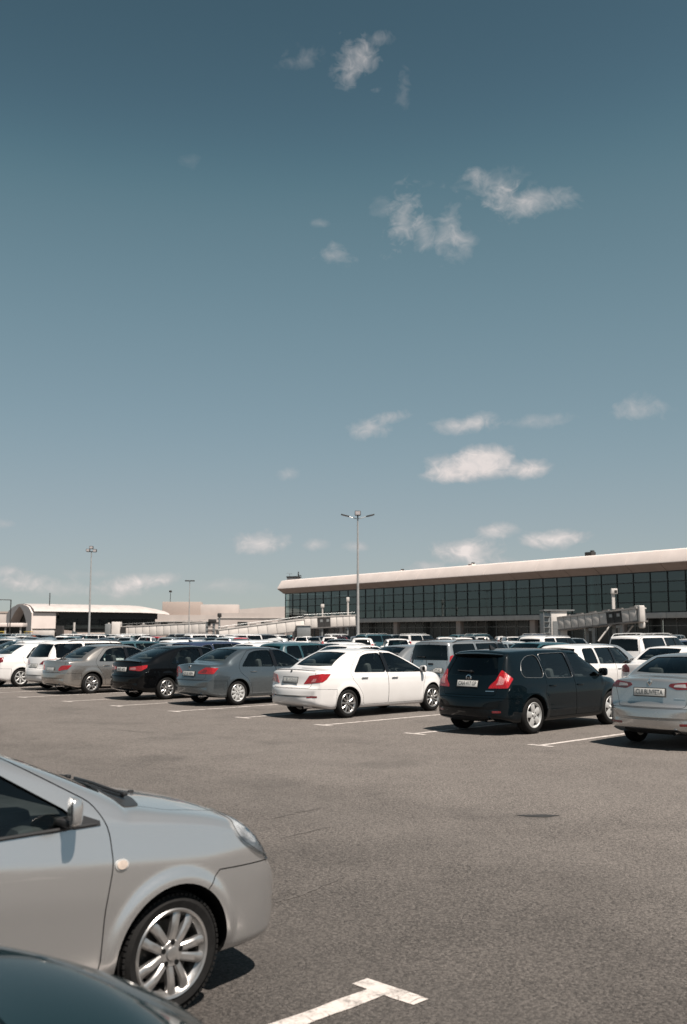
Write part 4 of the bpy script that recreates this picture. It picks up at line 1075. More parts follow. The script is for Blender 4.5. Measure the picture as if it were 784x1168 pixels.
# ------------------------------------------------------------------ asphalt and its markings
U = Vector((math.sqrt(.5), math.sqrt(.5), 0)); V = Vector((math.sqrt(.5), -math.sqrt(.5), 0))
YAW = math.pi/4
def UV(u, v, z=0.0): return U*u+V*v+Vector((0, 0, z))
def asphalt():
    t = NT('asphalt'); p = t.pos()
    big = t.noise(.09, 5, .6, p); mid = t.noise(.9, 5, .6, p); fine = t.noise(44, 3, .7, p); grit = t.noise(120, 2, .6, p)
    vo = t.n('ShaderNodeTexVoronoi', feature='F1'); vo.inputs['Scale'].default_value = 55; t.t.links.new(p, vo.inputs['Vector'])
    stone = t.ramp(vo.outputs['Color'], [(.35, 0), (.95, 1)])
    cell = t.n('ShaderNodeTexVoronoi', feature='DISTANCE_TO_EDGE'); cell.inputs['Scale'].default_value = 26
    wv = t.n('ShaderNodeMix', data_type='VECTOR'); wv.inputs[0].default_value = .18
    nzc = t.n('ShaderNodeTexNoise'); nzc.inputs['Scale'].default_value = 4; t.t.links.new(p, nzc.inputs['Vector']); t.t.links.new(p, wv.inputs[4]); t.t.links.new(nzc.outputs['Color'], wv.inputs[5]); t.t.links.new(wv.outputs[1], cell.inputs['Vector'])
    craze = t.math('MULTIPLY', t.ramp(cell.outputs['Distance'], [(.0, 1), (.045, 0)]), t.ramp(t.noise(1.3, 4, .6, p), [(.36, .1), (.66, .9)]))
    base = t.mix(t.ramp(big, [(.3, 0), (.7, 1)]), (.122, .106, .095), (.160, .139, .126))
    base = t.mix(t.math('MULTIPLY', t.ramp(mid, [(.35, 0), (.75, 1)]), .45), base, (.098, .085, .077))
    base = t.mix(t.math('MULTIPLY', t.ramp(t.math('MULTIPLY_ADD', grit, .45, t.math('MULTIPLY', fine, .6)), [(.485, 0), (.565, 1)]), .85), base, (.285, .254, .230))
    base = t.mix(t.math('MULTIPLY', stone, .72), base, (.040, .035, .032))
    base = t.mix(t.math('MULTIPLY', t.ramp(grit, [(.60, 0), (.74, 1)]), .5), base, (.42, .385, .35))
    base = t.mix(t.math('MULTIPLY', craze, .26), base, (.05, .045, .042))
    # vignette darkening painted into the asphalt colour of the near bays; its edge is ragged
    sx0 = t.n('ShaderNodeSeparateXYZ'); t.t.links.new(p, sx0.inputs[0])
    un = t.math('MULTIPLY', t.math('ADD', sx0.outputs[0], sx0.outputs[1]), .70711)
    near_vignette = t.ramp(t.math('MULTIPLY_ADD', un, .1, t.math('MULTIPLY_ADD', t.noise(.5, 5, .65, p), .7, -.35)), [(.30, 1), (.95, 0)])
    os_ = t.n('ShaderNodeVectorMath', operation='SCALE'); t.t.links.new(base, os_.inputs[0]); t.t.links.new(t.math('MULTIPLY_ADD', near_vignette, -.60, 1.0), os_.inputs['Scale']); base = os_.outputs[0]
    # tyre-polished lanes and a few drip stains along the bays
    sx = t.n('ShaderNodeSeparateXYZ'); t.t.links.new(p, sx.inputs[0])
    uu = t.math('MULTIPLY', t.math('ADD', sx.outputs[0], sx.outputs[1]), .70711)
    lane = t.math('MULTIPLY', t.ramp(t.math('SINE', t.math('MULTIPLY_ADD', uu, 1.9, t.math('MULTIPLY', mid, 1.2))), [(.2, 0), (1, 1)]), .10)
    base = t.mix(lane, base, (.20, .18, .165))
    drip = t.math('MULTIPLY', t.ramp(t.noise(.55, 3, .5, p), [(.58, 0), (.68, 1)]), .30)
    base = t.mix(drip, base, (.055, .05, .047))
    sc_ = t.n('ShaderNodeVectorMath', operation='SCALE'); sc_.inputs['Scale'].default_value = .70; t.t.links.new(base, sc_.inputs[0]); base = sc_.outputs[0]
    h = t.math('ADD', t.math('MULTIPLY', fine, .6), t.math('ADD', t.math('MULTIPLY', vo.outputs['Distance'], -.9), t.math('MULTIPLY', craze, -.8)))
    t.bsdf(Base_Color=base, Roughness=t.math('MULTIPLY_ADD', fine, .2, .72), Specular_IOR_Level=.35, Normal=t.bump(h, .9, .008)); return t.m
def road_paint():
    t = NT('worn_road_paint'); p = t.pos()
    wear = t.ramp(t.math('ADD', t.math('MULTIPLY', t.noise(9, 6, .7, p), .75), t.math('MULTIPLY', t.noise(60, 3, .6, p), .3)), [(.50, 0), (.66, 1)])
    cell = t.n('ShaderNodeTexVoronoi', feature='DISTANCE_TO_EDGE'); cell.inputs['Scale'].default_value = 7
    wv = t.n('ShaderNodeVectorMath', operation='ADD'); nz = t.n('ShaderNodeTexNoise'); nz.inputs['Scale'].default_value = 6; t.t.links.new(p, nz.inputs['Vector']); t.t.links.new(p, wv.inputs[0])
    sc = t.n('ShaderNodeVectorMath', operation='SCALE'); sc.inputs['Scale'].default_value = .16; t.t.links.new(nz.outputs['Color'], sc.inputs[0]); t.t.links.new(sc.outputs[0], wv.inputs[1]); t.t.links.new(wv.outputs[0], cell.inputs['Vector'])
    crack = t.math('MULTIPLY', t.ramp(cell.outputs['Distance'], [(.012, 1), (.035, 0)]), t.ramp(t.noise(2.2, 3, .5, p), [(.45, 0), (.6, 1)]))
    c = t.mix(t.math('MULTIPLY', t.noise(30, 4, .6, p), .5), (.50, .455, .425), (.34, .31, .29))
    c = t.mix(t.math('MULTIPLY', wear, .8), c, (.11, .097, .089)); c = t.mix(crack, c, (.09, .07, .06))
    t.bsdf(Base_Color=c, Roughness=.75, Normal=t.bump(t.noise(70, 3, .6, p), .4, .004)); return t.m
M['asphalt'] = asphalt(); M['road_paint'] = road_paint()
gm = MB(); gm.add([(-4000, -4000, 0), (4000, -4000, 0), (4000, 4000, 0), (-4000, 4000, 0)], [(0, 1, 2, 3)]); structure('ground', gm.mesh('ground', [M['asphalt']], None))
def strip(mb, a, b, w, z=.004):
    d = (b-a).normalized(); n = Vector((-d.y, d.x, 0))*w/2; k = max(2, int((b-a).length/.12)); L, Rr = [], []
    for i in range(k+1):
        p = a.lerp(b, i/k); j = random.uniform(-.006, .006)
        L.append((p+n*(1+j/w*2))); Rr.append((p-n*(1+j/w*2)))
    vs = [(q.x, q.y, z) for q in L+Rr]; mb.add(vs, [(i, i+1, k+2+i, k+1+i)[::-1] for i in range(k)])
lm = MB(); rl = random.Random(5)
NU, AU = 3.98, 13.85
for k in range(-9, 6):                      # the near row of bays, its lines run back past the camera
    v = -3.62+2.5*k
    if k > 1: continue
    strip(lm, UV(NU-.13, v), UV(NU-5.2, v), .125); strip(lm, UV(NU-.07, v-.17), UV(NU-.07, v+.25), .125)
AV = [-1.5, -4.0, -6.5, -9.40, -12.10, -14.50, -17.0, -19.5, -22.0, -24.4, -26.9, -29.4, -31.9, -34.4, -37]
for v in AV:
    strip(lm, UV(AU+.12, v), UV(AU+5.0, v), .11); strip(lm, UV(AU+.06, v-.22), UV(AU+.06, v+.26), .11)
structure('road_markings', lm.mesh('road_markings', [M['road_paint']], None))
# cracks and a flattened scrap on the lane
def crack(pts, w):
    m = MB(); P = [Vector(p) for p in pts]; out = []; rr = random.Random(len(pts)+int(w*1e5))
    for i in range(len(P)-1):
        for j in range(14): out.append(P[i].lerp(P[i+1], j/14)+Vector((rr.uniform(-.018, .018), rr.uniform(-.018, .018), 0)))
    L = []
    for i, p in enumerate(out):
        d = (out[min(i+1, len(out)-1)]-out[max(i-1, 0)]).normalized(); n = Vector((-d.y, d.x, 0)); e = min(1, i/8, (len(out)-1-i)/8)*rr.uniform(.4, 1.3)*w/2+.0012
        L += [(p.x+n.x*e, p.y+n.y*e, .004), (p.x-n.x*e, p.y-n.y*e, .004)]
    m.add(L, [(2*i, 2*i+2, 2*i+3, 2*i+1)[::-1] for i in range(len(out)-1)]); return m
M['tar'] = simple('crack_filler', (.098, .087, .079), .85)
for pp, w in (([(302, 936), (345, 926), (372, 921)], .022), ([(318, 957), (352, 949), (384, 942)], .02), ([(306, 1032), (348, 1020), (398, 998)], .018), ([(532, 1000), (541, 976)], .02), ([(20, 846), (60, 840)], .03), ([(110, 830), (186, 838)], .03), ([(205, 868), (120, 880)], .014)):
    structure('road_crack', crack([ground(*p) for p in pp], w).mesh('road_crack', [M['tar']], None))
g0 = ground(615, 931); sm = MB(); sm.add([(g0.x+.19*math.cos(a)*(1+.25*math.sin(3*a)), g0.y+.07*math.sin(a)*(1+.2*math.cos(5*a)), .004) for a in np.linspace(0, 2*math.pi, 22)[:-1]], [tuple(range(21))]); structure('road_stain', sm.mesh('road_stain', [simple('oil_stain', (.03, .027, .025), .6)], None))

# ------------------------------------------------------------------ the terminal
M['panel'] = simple('white_cladding', (.76, .665, .62), .55, var=.06, scale=.35)
M['block'] = simple('rendered_block', (.54, .475, .44), .8, var=.1, scale=.2)
M['roof_sheet'] = simple('pale_roof_sheet', (.46, .42, .40), .6, var=.12, scale=.5)
M['soffit'] = simple('soffit_boards', (.42, .33, .29), .7, var=.10, scale=.6)
M['band'] = simple('concrete_band', (.46, .435, .41), .8, var=.15, scale=.8)
M['mullion'] = simple('dark_frame', (.009, .012, .012), .45, var=.2)
M['column'] = simple('pink_column', (.42, .345, .305), .8, var=.12)
M['white_col'] = simple('pale_column', (.75, .76, .74), .7, var=.1)
M['int_floor'] = simple('inner_floor', (.10, .10, .095), .6, var=.2)
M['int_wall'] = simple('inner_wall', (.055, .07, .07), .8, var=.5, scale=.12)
M['shop'] = simple('dim_shopfront', (.018, .022, .022), .22, var=.8, scale=.4)
M['grey_metal'] = simple('grey_metal', (.30, .31, .31), .45, .5, var=.15)
M['pole'] = simple('galvanised_pole', (.46, .45, .44), .5, .4, var=.12, scale=3)
M['dark_metal'] = simple('dark_metal', (.045, .043, .042), .5, .3)
M['bridge'] = simple('boarding_bridge_panel', (.62, .58, .545), .55, var=.10, scale=.9)
M['bridge_dark'] = simple('bridge_roof', (.16, .15, .145), .6, var=.2)
M['glass_teal'] = None
def curtain():
    t = NT('curtain_wall_glass'); g = t.n('ShaderNodeNewGeometry')
    rnd = g.outputs['Random Per Island']; p = t.pos()
    fr = t.n('ShaderNodeFresnel', i_IOR=1.6).outputs[0]
    nrm = t.bump(t.noise(.22, 2, .5, p), .12, .02)
    gl = t.n('ShaderNodeBsdfGlossy'); gl.inputs['Roughness'].default_value = .03; t.t.links.new(nrm, gl.inputs['Normal']); t.t.links.new(t.mix(rnd, (.55, .72, .74), (.85, .97, 1.0)), gl.inputs['Color'])
    tr = t.n('ShaderNodeBsdfTransparent'); t.t.links.new(t.mix(rnd, (.22, .34, .34), (.34, .47, .47)), tr.inputs['Color'])
    mx = t.n('ShaderNodeMixShader'); L = t.t.links; L.new(t.math('MULTIPLY_ADD', fr, 1.9, .0, clamp=True), mx.inputs[0]); L.new(tr.outputs[0], mx.inputs[1]); L.new(gl.outputs[0], mx.inputs[2]); L.new(mx.outputs[0], t.out.inputs[0]); return t.m
M['glass_teal'] = curtain()
def sub(root, name, mb, mats, smooth=35, **k):
    me = mb.mesh(name, [M[x] for x in mats], smooth); return new(name, me, root, **k)
TL, TO, TA = 176.0, Vector((-14.0, 241.0, 0)), math.atan2(-.81, .586)
term = thing('airport_terminal', 'long airport terminal with dark glass front under a wide white overhanging roof', 'terminal', TO, TA)
bay = 3.2; nb = int(TL/bay); zg = [5.15, 6.7, 8.25, 9.8, 11.35]
for i in range(nb):
    x0 = i*bay; gl = MB(); fm = MB()
    for j in range(4):
        tl = random.uniform(-.003, .003)
        gl.add([(x0+.05, tl, zg[j]+.04), (x0+bay-.05, -tl, zg[j]+.04), (x0+bay-.05, -tl, zg[j+1]-.04), (x0+.05, tl, zg[j+1]-.04)], [(0, 1, 2, 3)])
    w = new('window', gl.plain('window', [M['glass_teal']]), term)
    fm.box((x0, -.03, 8.25), (.12, .18, 6.3))
    for z in zg: fm.box((x0+bay/2, -.045, z), (bay-.125, .20, .14))
    sub(w, 'frame', fm, ['mullion'])
b = MB()
for i in range(int(TL/6.4)): b.box((i*6.4+3.2, -.25, 4.62), (6.36, .9, .86), 0, None, .03)
sub(term, 'floor_band', b, ['band'])
# roof: folded white edge, brown soffit, flat top
rf = MB(); sf = MB()
for i in range(-1, int(TL/6.4)+1):
    xa, xb = i*6.4+.03+(5.6 if i < 0 else 0), (i+1)*6.4-.03
    prof = [(-1.95, 12.55), (-1.92, 12.72), (-.7, 14.5), (1.0, 14.8), (1.0, 14.4), (-.6, 14.1), (-1.8, 12.50)]
    rf.prism(prof, 'x', xa, xb)
    sf.prism([(-1.85, 12.48), (-.12, 11.42), (.4, 11.42), (.4, 11.7), (-1.75, 12.6)], 'x', xa+.02, xb-.02)
sub(term, 'roof_edge', rf, ['panel'], 30); sub(term, 'soffit', sf, ['soffit'], 30)
b = MB(); b.prism([(.9, 14.3), (.9, 14.78), (17, 15.6), (34, 14.6), (34, 11.4), (.45, 11.4)], 'x', 0, TL); sub(term, 'roof', b, ['panel'], 30)
b = MB(); b.box((TL/2, 17, 4.60), (TL-.2, 33, .5)); b.box((TL/2, 17, 8.2), (TL-.4, 15, .3)); sub(term, 'floor_slab', b, ['int_floor'])
b = MB(); b.box((TL/2, 19, 8.2), (TL-.2, .3, 6.3)); b.box((.15, 10, 8.2), (.3, 18, 6.3)); sub(term, 'back_wall', b, ['int_wall'])
for i in range(1, 10):
    for dxx in (0, 2.1):
        b = MB(); b.tube([(i*19.2+dxx-3, 1.3, 4.9), (i*19.2+dxx-3, 1.3, 11.5)], .42, 14); sub(term, 'column', b, ['white_col'])
for i in range(0, 10):
    b = MB(); b.box((i*19.2+3.5, .6, 2.1), (1.2, .9, 4.15), 0, None, .03); sub(term, 'column', b, ['column'])
for i in range(int(TL/8)):
    b = MB(); b.box((i*8+4, 5.0, 2.15), (7.7, .2, 4.3)); s_ = sub(term, 'shopfront', b, ['shop']); f = MB()
    for x in (.2, 2.7, 5.3, 7.8): f.box((i*8+x, 4.86, 2.15), (.12, .12, 4.3))
    f.box((i*8+4, 4.84, 3.1), (7.6, .1, .12)); sub(s_, 'frame', f, ['grey_metal'])
b = MB(); b.box((TL+.1, 12, 7), (.3, 24, 14)); b.box((TL/2, 9, .02), (TL, 18, .12)); sub(term, 'end_wall', b, ['band'])
for (x, y, h, w, d) in ((90.5, 4, .7, 1.5, 1.2), (60, 5, .45, 1.2, 1.0), (37, 6, .4, 1.0, 1.0)):
    b = MB(); b.box((x, y, 15.0+h/2), (w, d, h), 0, None, .08)
    for k in range(5): b.box((x-w/2+.25+k*(w-.5)/4, y-d/2-.02, 15.0+h*.5), (.10, .05, h*.6), 1)
    b.box((x+w*.3, y, 15.0+h+.1), (.5, .5, .3), 1)
    e = sub(term, 'roof_unit', b, ['dark_metal' if x > 80 else 'panel', 'dark_metal'])
# lift housing with aerials beyond the left end of the roof
hp_ = at(335, 664, 262)
hs_ = thing('lift_housing', 'small pale rooftop box with thin aerials above the left end of the terminal', 'rooftop box', (hp_.x, hp_.y, 0), -.4)
b = MB(); b.box((0, 0, 8.2), (2.7, 2.6, 16.4), 0, None, .05); b.box((.1, 0, 16.6), (3.0, 2.9, .35), 1); sub(hs_, 'housing', b, ['panel', 'dark_metal'])
b = MB(); b.tube([(1.4, 0, 16.7), (1.4, 0, 18.0)], .16, 6); b.tube([(1.4, 0, 16.95), (2.2, 0, 17.0)], .12, 6); sub(hs_, 'aerial', b, ['dark_metal'])
b = MB(); b.tube([(-1.2, 0, 16.7), (-1.2, 0, 17.6), (-1.9, 0, 17.75)], .06, 6); b.tube([(-1.2, 0, 17.5), (-.4, 0, 17.5)], .05, 6); sub(hs_, 'aerial', b, ['grey_metal'])

# ------------------------------------------------------------------ boarding bridges
def tunnel(root, p0, p1, h, w, n, dark=(), rail=True):
    d = (p1-p0); L = d.length; ang = math.atan2(d.y, d.x); hl = math.hypot(d.x, d.y); slope = math.atan2(d.z, hl)
    Mx = Matrix.Translation(p0) @ Matrix.Rotation(ang, 4, 'Z') @ Matrix.Rotation(-slope, 4, 'Y')
    b = MB()
    for i in range(n):
        x0, x1 = L*i/n, L*(i+1)/n
        if i in dark: continue
        b.box(((x0+x1)/2, 0, h/2), (x1-x0-.07, w, h-.36), 0, Mx, .03)
    b.box((L/2, 0, h/2), (L-.02, w-.14, h-.5), 1, Mx)
    sub(root, 'tunnel', b, ['bridge', 'grey_metal'])
    b = MB(); b.box((L/2, 0, h-.09), (L+.2, w+.18, .17), 0, Mx); b.box((L/2, 0, .09), (L+.2, w+.16, .18), 1, Mx)
    for k in range(6): b.box((L*(k+.5)/6, 0, h+.10), (L*.07, .5, .2), 1, Mx)
    sub(root, 'roof_rail', b, ['band', 'bridge_dark'])
    for i in dark:
        b = MB(); x0, x1 = L*i/n, L*(i+1)/n; b.box(((x0+x1)/2, 0, h/2), (x1-x0-.05, w+.05, h-.36), 0, Mx)
        b.box((x0+(x1-x0)*.6, -w/2-.04, h*.62), ((x1-x0)*.4, .06, h*.22), 1, Mx)
        sub(root, 'dark_section', b, ['dark_metal', 'grey_metal'])
    return Mx, L
def legs(root, Mx, xs, h0, w):
    for x in xs:
        p = Mx @ Vector((x, 0, 0)); b = MB()
        for s in (-1, 1): b.box((p.x+s*w*.4*math.sin(-.3), p.y+s*w*.4, p.z/2), (.34, .34, p.z))
        b.box((p.x, p.y, p.z-.22), (.8, w, .3)); sub(root, 'support_leg', b, ['grey_metal'])
def railing(root, Mx, L, h, w):
    b = MB()
    for i in range(int(L/1.6)+1): b.tube([Mx @ Vector((i*1.6, -w/2, h)), Mx @ Vector((i*1.6, -w/2, h+.42))], .035, 5)
    b.tube([Mx @ Vector((0, -w/2, h+.42)), Mx @ Vector((L, -w/2, h+.42))], .035, 5); sub(root, 'railing', b, ['grey_metal'])
br = thing('boarding_bridge', 'pale ribbed boarding bridge with a dark section, sloping up before the right of the terminal', 'boarding bridge', (0, 0, 0))
pA, pB = at(642, 719.5, 128), at(733, 709.5, 120)
Mx, Lb = tunnel(br, pA, pB, 1.75, 2.2, 11, (7, 8)); legs(br, Mx, (Lb*.36, Lb*.70), 0, 1.8)
b = MB(); p = at(636, 723, 128.5); b.box((p.x, p.y, 2.35), (2.0, 2.6, 4.7), 0, None, .05); b.box((p.x-.35, p.y-1.33, 2.1), (.9, .06, 2.6), 1); b.box((p.x-1.5, p.y, 2.2), (1.0, 2.2, 4.4), 2, None, .05); b.box((p.x, p.y, 4.78), (3.9, 2.9, .16), 2); sub(br, 'stair_tower', b, ['bridge', 'grey_metal', 'grey_metal'])
b = MB(); p = at(626, 720, 127)
for k in range(6): b.box((p.x-.2, p.y, .5+k*.7), (.9, .9, .08))
for s in (-.45, .45): b.tube([(p.x+s-.2, p.y-.4, 0), (p.x+s-.2, p.y-.4, 4.5)], .06, 6)
sub(br, 'ladder', b, ['grey_metal'])
b = MB(); p = pB; b.box((p.x-.35, p.y-.1, p.z+.95), (.7, 2.4, 2.0), 0, None, .15); b.box((p.x-.15, p.y-.3, p.z-.35), (.6, 1.1, .8), 0, None, .2); sub(br, 'cabin', b, ['bridge'])
b = MB(); p = at(700, 691, 121); b.box((p.x, p.y, p.z+.75), (.34, .34, 2.3)); b.box((p.x+.1, p.y-.1, p.z+1.75), (.75, .5, .65), 0, None, .06); b.box((p.x+.25, p.y-.36, p.z+1.7), (.30, .06, .35), 1); sub(br, 'beacon_mast', b, ['bridge', 'dark_metal'])
for k in (0, 1):
    b = MB(); p = at(690+k*26, 722, 122); b.tube([(p.x-.8, p.y, p.z-1.0), (p.x+.7, p.y, p.z+.9)], .10, 6); sub(br, 'strut', b, ['bridge'])
bl = thing('boarding_bridge', 'long low boarding bridge rising to the left end of the terminal', 'boarding bridge', (0, 0, 0))
pA, pB = at(249, 735, 190), at(346, 719.5, 196); pA.z = .30
Mx, Lb = tunnel(bl, pA, pB, 2.35, 2.6, 9); legs(bl, Mx, (Lb*.3, Lb*.75), 0, 2); railing(bl, Mx, Lb, 2.4, 2.4)
b = MB(); p = at(347, 722, 195); b.box((p.x, p.y-.9, 1.9), (2.6, 1.6, 2.9), 0, None, .06); b.box((p.x, p.y-.9, 3.42), (3.0, 1.9, .14), 1); sub(bl, 'end_box', b, ['grey_metal', 'bridge'])
pC, pD = at(346, 717.5, 197), at(404, 714.5, 200)
Mx, Lb = tunnel(bl, pC, pD, 2.3, 2.6, 8, (2, 3)); legs(bl, Mx, (Lb*.35, Lb*.85), 0, 2); railing(bl, Mx, Lb, 2.35, 2.4)
b = MB(); p = at(368, 704, 197); b.tube([(p.x, p.y, p.z-1.2), (p.x, p.y, p.z+2.2)], .16, 6); b.box((p.x, p.y, p.z+2.2), (.7, .5, .7), 0, None, .1); p = at(397, 700, 199); b.tube([(p.x, p.y, p.z-1.4), (p.x, p.y, p.z+2.8)], .2, 6); b.box((p.x, p.y, p.z+2.8), (.6, .5, .9), 0, None, .1); sub(bl, 'beacon_mast', b, ['bridge'])
bm_ = thing('boarding_bridge', 'low pale boarding bridge standing in front of the glazed hall on the far left', 'boarding bridge', (0, 0, 0))
pA, pB = at(140, 728.0, 205), at(236, 722.5, 205); pA.z = max(pA.z, 1.0)
Mx, Lb = tunnel(bm_, pA, pB, 2.3, 2.6, 12); legs(bm_, Mx, (Lb*.2, Lb*.55), 0, 2); railing(bm_, Mx, Lb, 2.35, 2.4)
b = MB(); p = at(241, 722, 200)
for dxx in (-.9, .5): b.box((p.x+dxx, p.y, 2.1), (.45, .6, 4.2))
for k in range(5): b.box((p.x-.2, p.y-.1, .6+k*.85), (1.5, .5, .16), 1)
b.box((p.x+.2, p.y, 4.35), (1.5, 1.2, .7), 1, None, .1); b.tube([(p.x+1.6, p.y, 0), (p.x+1.6, p.y, 5.6)], .2, 6); b.box((p.x+1.6, p.y, 5.5), (.8, .6, .8), 1, None, .15); sub(bm_, 'drive_column', b, ['grey_metal', 'dark_metal'])
b = MB(); p = at(133, 722, 204); b.box((p.x, p.y, 2.1), (1.7, 2, 4.2), 0, None, .1); b.box((p.x-1.6, p.y, 1.9), (1.2, 1.8, 3.8), 1, None, .1); b.box((p.x+1.5, p.y, 1.6), (1.0, 1.8, 3.2), 2); sub(bm_, 'stair_tower', b, ['bridge', 'grey_metal', 'dark_metal'])

# ------------------------------------------------------------------ the far left: glazed hall, canopy, low buildings
hd = Vector((.82, .57, 0)).normalized(); h0 = at(47, 723, 262); h0.z = 0
hall = thing('glazed_hall', 'far hall with a curved white roof, pointed end arch and dark window band', 'hall', h0, math.atan2(hd.y, hd.x))
HL, HD = 33.0, 15.0
def hp(t):      # roof curve across the hall, eaves to eaves
    return [(a*1.35, b) for a, b in ((-1.2, 7.6), (-.9, 8.2), (1.2, 9.2), (5, 9.8), (9, 9.8), (13, 9.0), (16, 7.2), (16, 6.9), (13, 8.6), (9, 9.4), (5, 9.4), (1.4, 8.8), (-.7, 7.8))]
b = MB(); secs = []
for x, k, e in ((-2.6, 1.0, 0), (-1.0, 1.0, 0), (HL-6, 1.0, 0), (HL-3, .96, .2), (HL-.5, .86, .5), (HL+1.2, .74, .9), (HL+2.6, .66, 1.3)):
    secs.append([(x, y, 6.7+(z-6.7)*k-e*.15) for (y, z) in hp(0)])
b.add(*loft(secs)); sub(hall, 'roof', b, ['roof_sheet'], 50)
b = MB(); b.box((HL/2+2.2, .2, 6.85), (HL-5, .3, 2.0)); b.box((HL/2+2.2, .1, 3.35), (HL-5, .4, .35)); sub(hall, 'parapet', b, ['mullion', 'band'])
for i in range(9):
    b = MB(); x = 5.2+i*3.1; b.box((x, .3, 4.7), (3.0, .08, 2.3)); b.box((x, .3, 2.6), (3.0, .08, 1.2)); w = sub(hall, 'window', b, ['shop']); f = MB(); f.box((x+1.55, .22, 4.2), (.14, .2, 4.2)); f.box((x, .22, 4.75), (2.9, .1, .1)); sub(w, 'frame', f, ['mullion'])
b = MB(); b.box((HL/2+1, .1, 1.1), (HL-2, .9, 2.0), 0, None, .05); sub(hall, 'base_wall', b, ['column'])
b = MB(); b.prism([(-1.0, 0), (-1.0, 7.2), (1.6, 8.7), (3.6, 9.2), (3.6, 0)], 'x', -3.0, 3.4); b.prism([(17.5, 0), (17.5, 8.6), (19, 8.2), (21.3, 7.0), (21.3, 0)], 'x', -3.0, 1.0)
b.prism([(3.6, 5.2), (3.6, 9.2), (6.8, 9.5), (9.6, 9.5), (9.6, 9.2), (6.4, 7.9)], 'x', -3.0, -.5); b.prism([(9.6, 9.2), (9.6, 9.5), (12.2, 9.5), (17.5, 8.6), (17.5, 5.2), (13.4, 7.7)], 'x', -3.0, -.5); sub(hall, 'end_wall', b, ['panel'], 30)
b = MB(); b.prism([(3.6, 0), (3.6, 5.2), (6.4, 7.9), (9.6, 9.2), (13.4, 7.7), (17.5, 5.2), (17.5, 0)], 'x', -.4, 1.2); sub(hall, 'arch_glazing', b, ['mullion'])
b = MB(); b.box((HL/2, HD/2+.6, 3.4), (HL-1, HD-1, 6.6)); sub(hall, 'core', b, ['int_wall'])
for x in (8.4, 18, 28): b = MB(); b.box((x, -1.0, 2.4), (.5, .5, 4.8)); sub(hall, 'column', b, ['band'])
b = MB(); b.tube([(2.6, 2, 9), (2.6, 2, 12.6)], .12, 6); sub(hall, 'aerial', b, ['dark_metal'])
p = at(6, 723, 240); p.z = 0
cn = thing('entrance_canopy', 'flat white canopy on posts at the far left edge', 'canopy', p, .12)
b = MB(); b.box((-2, 0, 3.9), (13, 6, .9), 0, None, .06); sub(cn, 'canopy_roof', b, ['panel'])
for x in (-4, .5, 4.0): b = MB(); b.box((x, -2.4, 1.75), (.35, .35, 3.45)); sub(cn, 'post', b, ['band'])
b = MB(); b.box((-2, 2.6, 1.75), (12.6, .3, 3.4)); b.box((-2.6, -2.0, 1.0), (6, .12, 1.5), 1); sub(cn, 'back_wall', b, ['int_wall', 'bridge'])
p = at(63, 723, 214); p.z = 0
rb = thing('covered_walkway', 'short pale covered walkway panel in front of the far hall', 'walkway', p, .05)
b = MB(); b.box((-2.3, 0, 2.0), (4.6, 2, 1.5), 0, None, .04); sub(rb, 'panel', b, ['bridge'])
b = MB(); b.box((-2.3, 0, 2.83), (4.8, 2.2, .14)); b.box((1.0, 0, 1.9), (1.3, 1.8, 3.2)); b.box((-2.3, 0, 1.15), (4.8, 2.1, .14)); sub(rb, 'frame', b, ['dark_metal'])
b = MB(); b.prism([(-3.4, 0), (-1.9, 0), (-.4, 1.9), (-1.4, 1.9)], 'y', -.8, .8); sub(rb, 'stair', b, ['dark_metal'])
p = at(72, 723, 216); p.z = 0
sh = thing('ramp_wall', 'brown wedge shaped ramp wall below the glazed hall', 'ramp wall', p, .1)
b = MB(); b.prism([(-1.6, 0), (-1.6, 2.3), (.0, 2.6), (2.0, 2.4), (2.0, 0)], 'y', -1, 1, 0); b.prism([(2.02, 0), (2.02, 2.4), (4.2, 1.2), (7, .9), (7, 0)], 'y', -.9, .9, 1); sub(sh, 'wall', b, ['column', 'int_wall'])
p = at(248, 723, 300); p.z = 0
lb = thing('service_block', 'long low pinkish service block between the glazed hall and the terminal', 'building', p, .06)
b = MB(); b.prism([(-24, 0), (24, 0), (24, 8.0), (.6, 8.0), (.4, 7.4), (-24, 7.4)], 'y', 0, 14); sub(lb, 'wall', b, ['block'])
b = MB(); b.box((-11.0, 6, 9.2), (11.5, 8, 4.4), 0, None, .05); b.box((0, 6, 8.8), (12.2, 7.8, 3.6), 1, None, .05); sub(lb, 'plant_room', b, ['column', 'block'])
b = MB(); b.box((-12, .2, 5.4), (25, 1.0, .2)); b.box((12, .2, 6.5), (24, .8, .16)); b.box((0, -.06, 3.2), (47.6, .2, .25)); sub(lb, 'cornice', b, ['band'])
for x0, x1 in ((-22.5, -18.5), (-17.5, -13.2), (-12.6, -9.2), (-8.6, -6.5), (-5.5, -2.0)): b = MB(); b.box(((x0+x1)/2, -.03, 4.75), (x1-x0, .1, 1.0)); sub(lb, 'window', b, ['mullion'])
for x0, x1 in ((6, 9), (13, 16.5)): b = MB(); b.box(((x0+x1)/2, -.03, 4.5), (x1-x0, .1, 1.7)); sub(lb, 'window', b, ['shop'])
b = MB(); b.box((0, -.12, 1.4), (47.4, .2, 2.6)); sub(lb, 'base_wall', b, ['column'])
b = MB(); b.tube([(-14.6, 4, 11.2), (-14.6, 4, 14.6)], .09, 6); b.box((-14.6, 4, 14.6), (.9, .3, .6), 0, None, .15); sub(lb, 'aerial', b, ['dark_metal'])
p = at(300, 723, 345); p.z = 0
fb = thing('distant_shed', 'distant pale shed with a low sloping roof left of the terminal', 'building', p, .1)
b = MB(); b.prism([(-24, 0), (16, 0), (16, 11.4), (2, 11.0), (-10, 10.0), (-24, 9.9)], 'y', 0, 20); sub(fb, 'wall', b, ['block'])
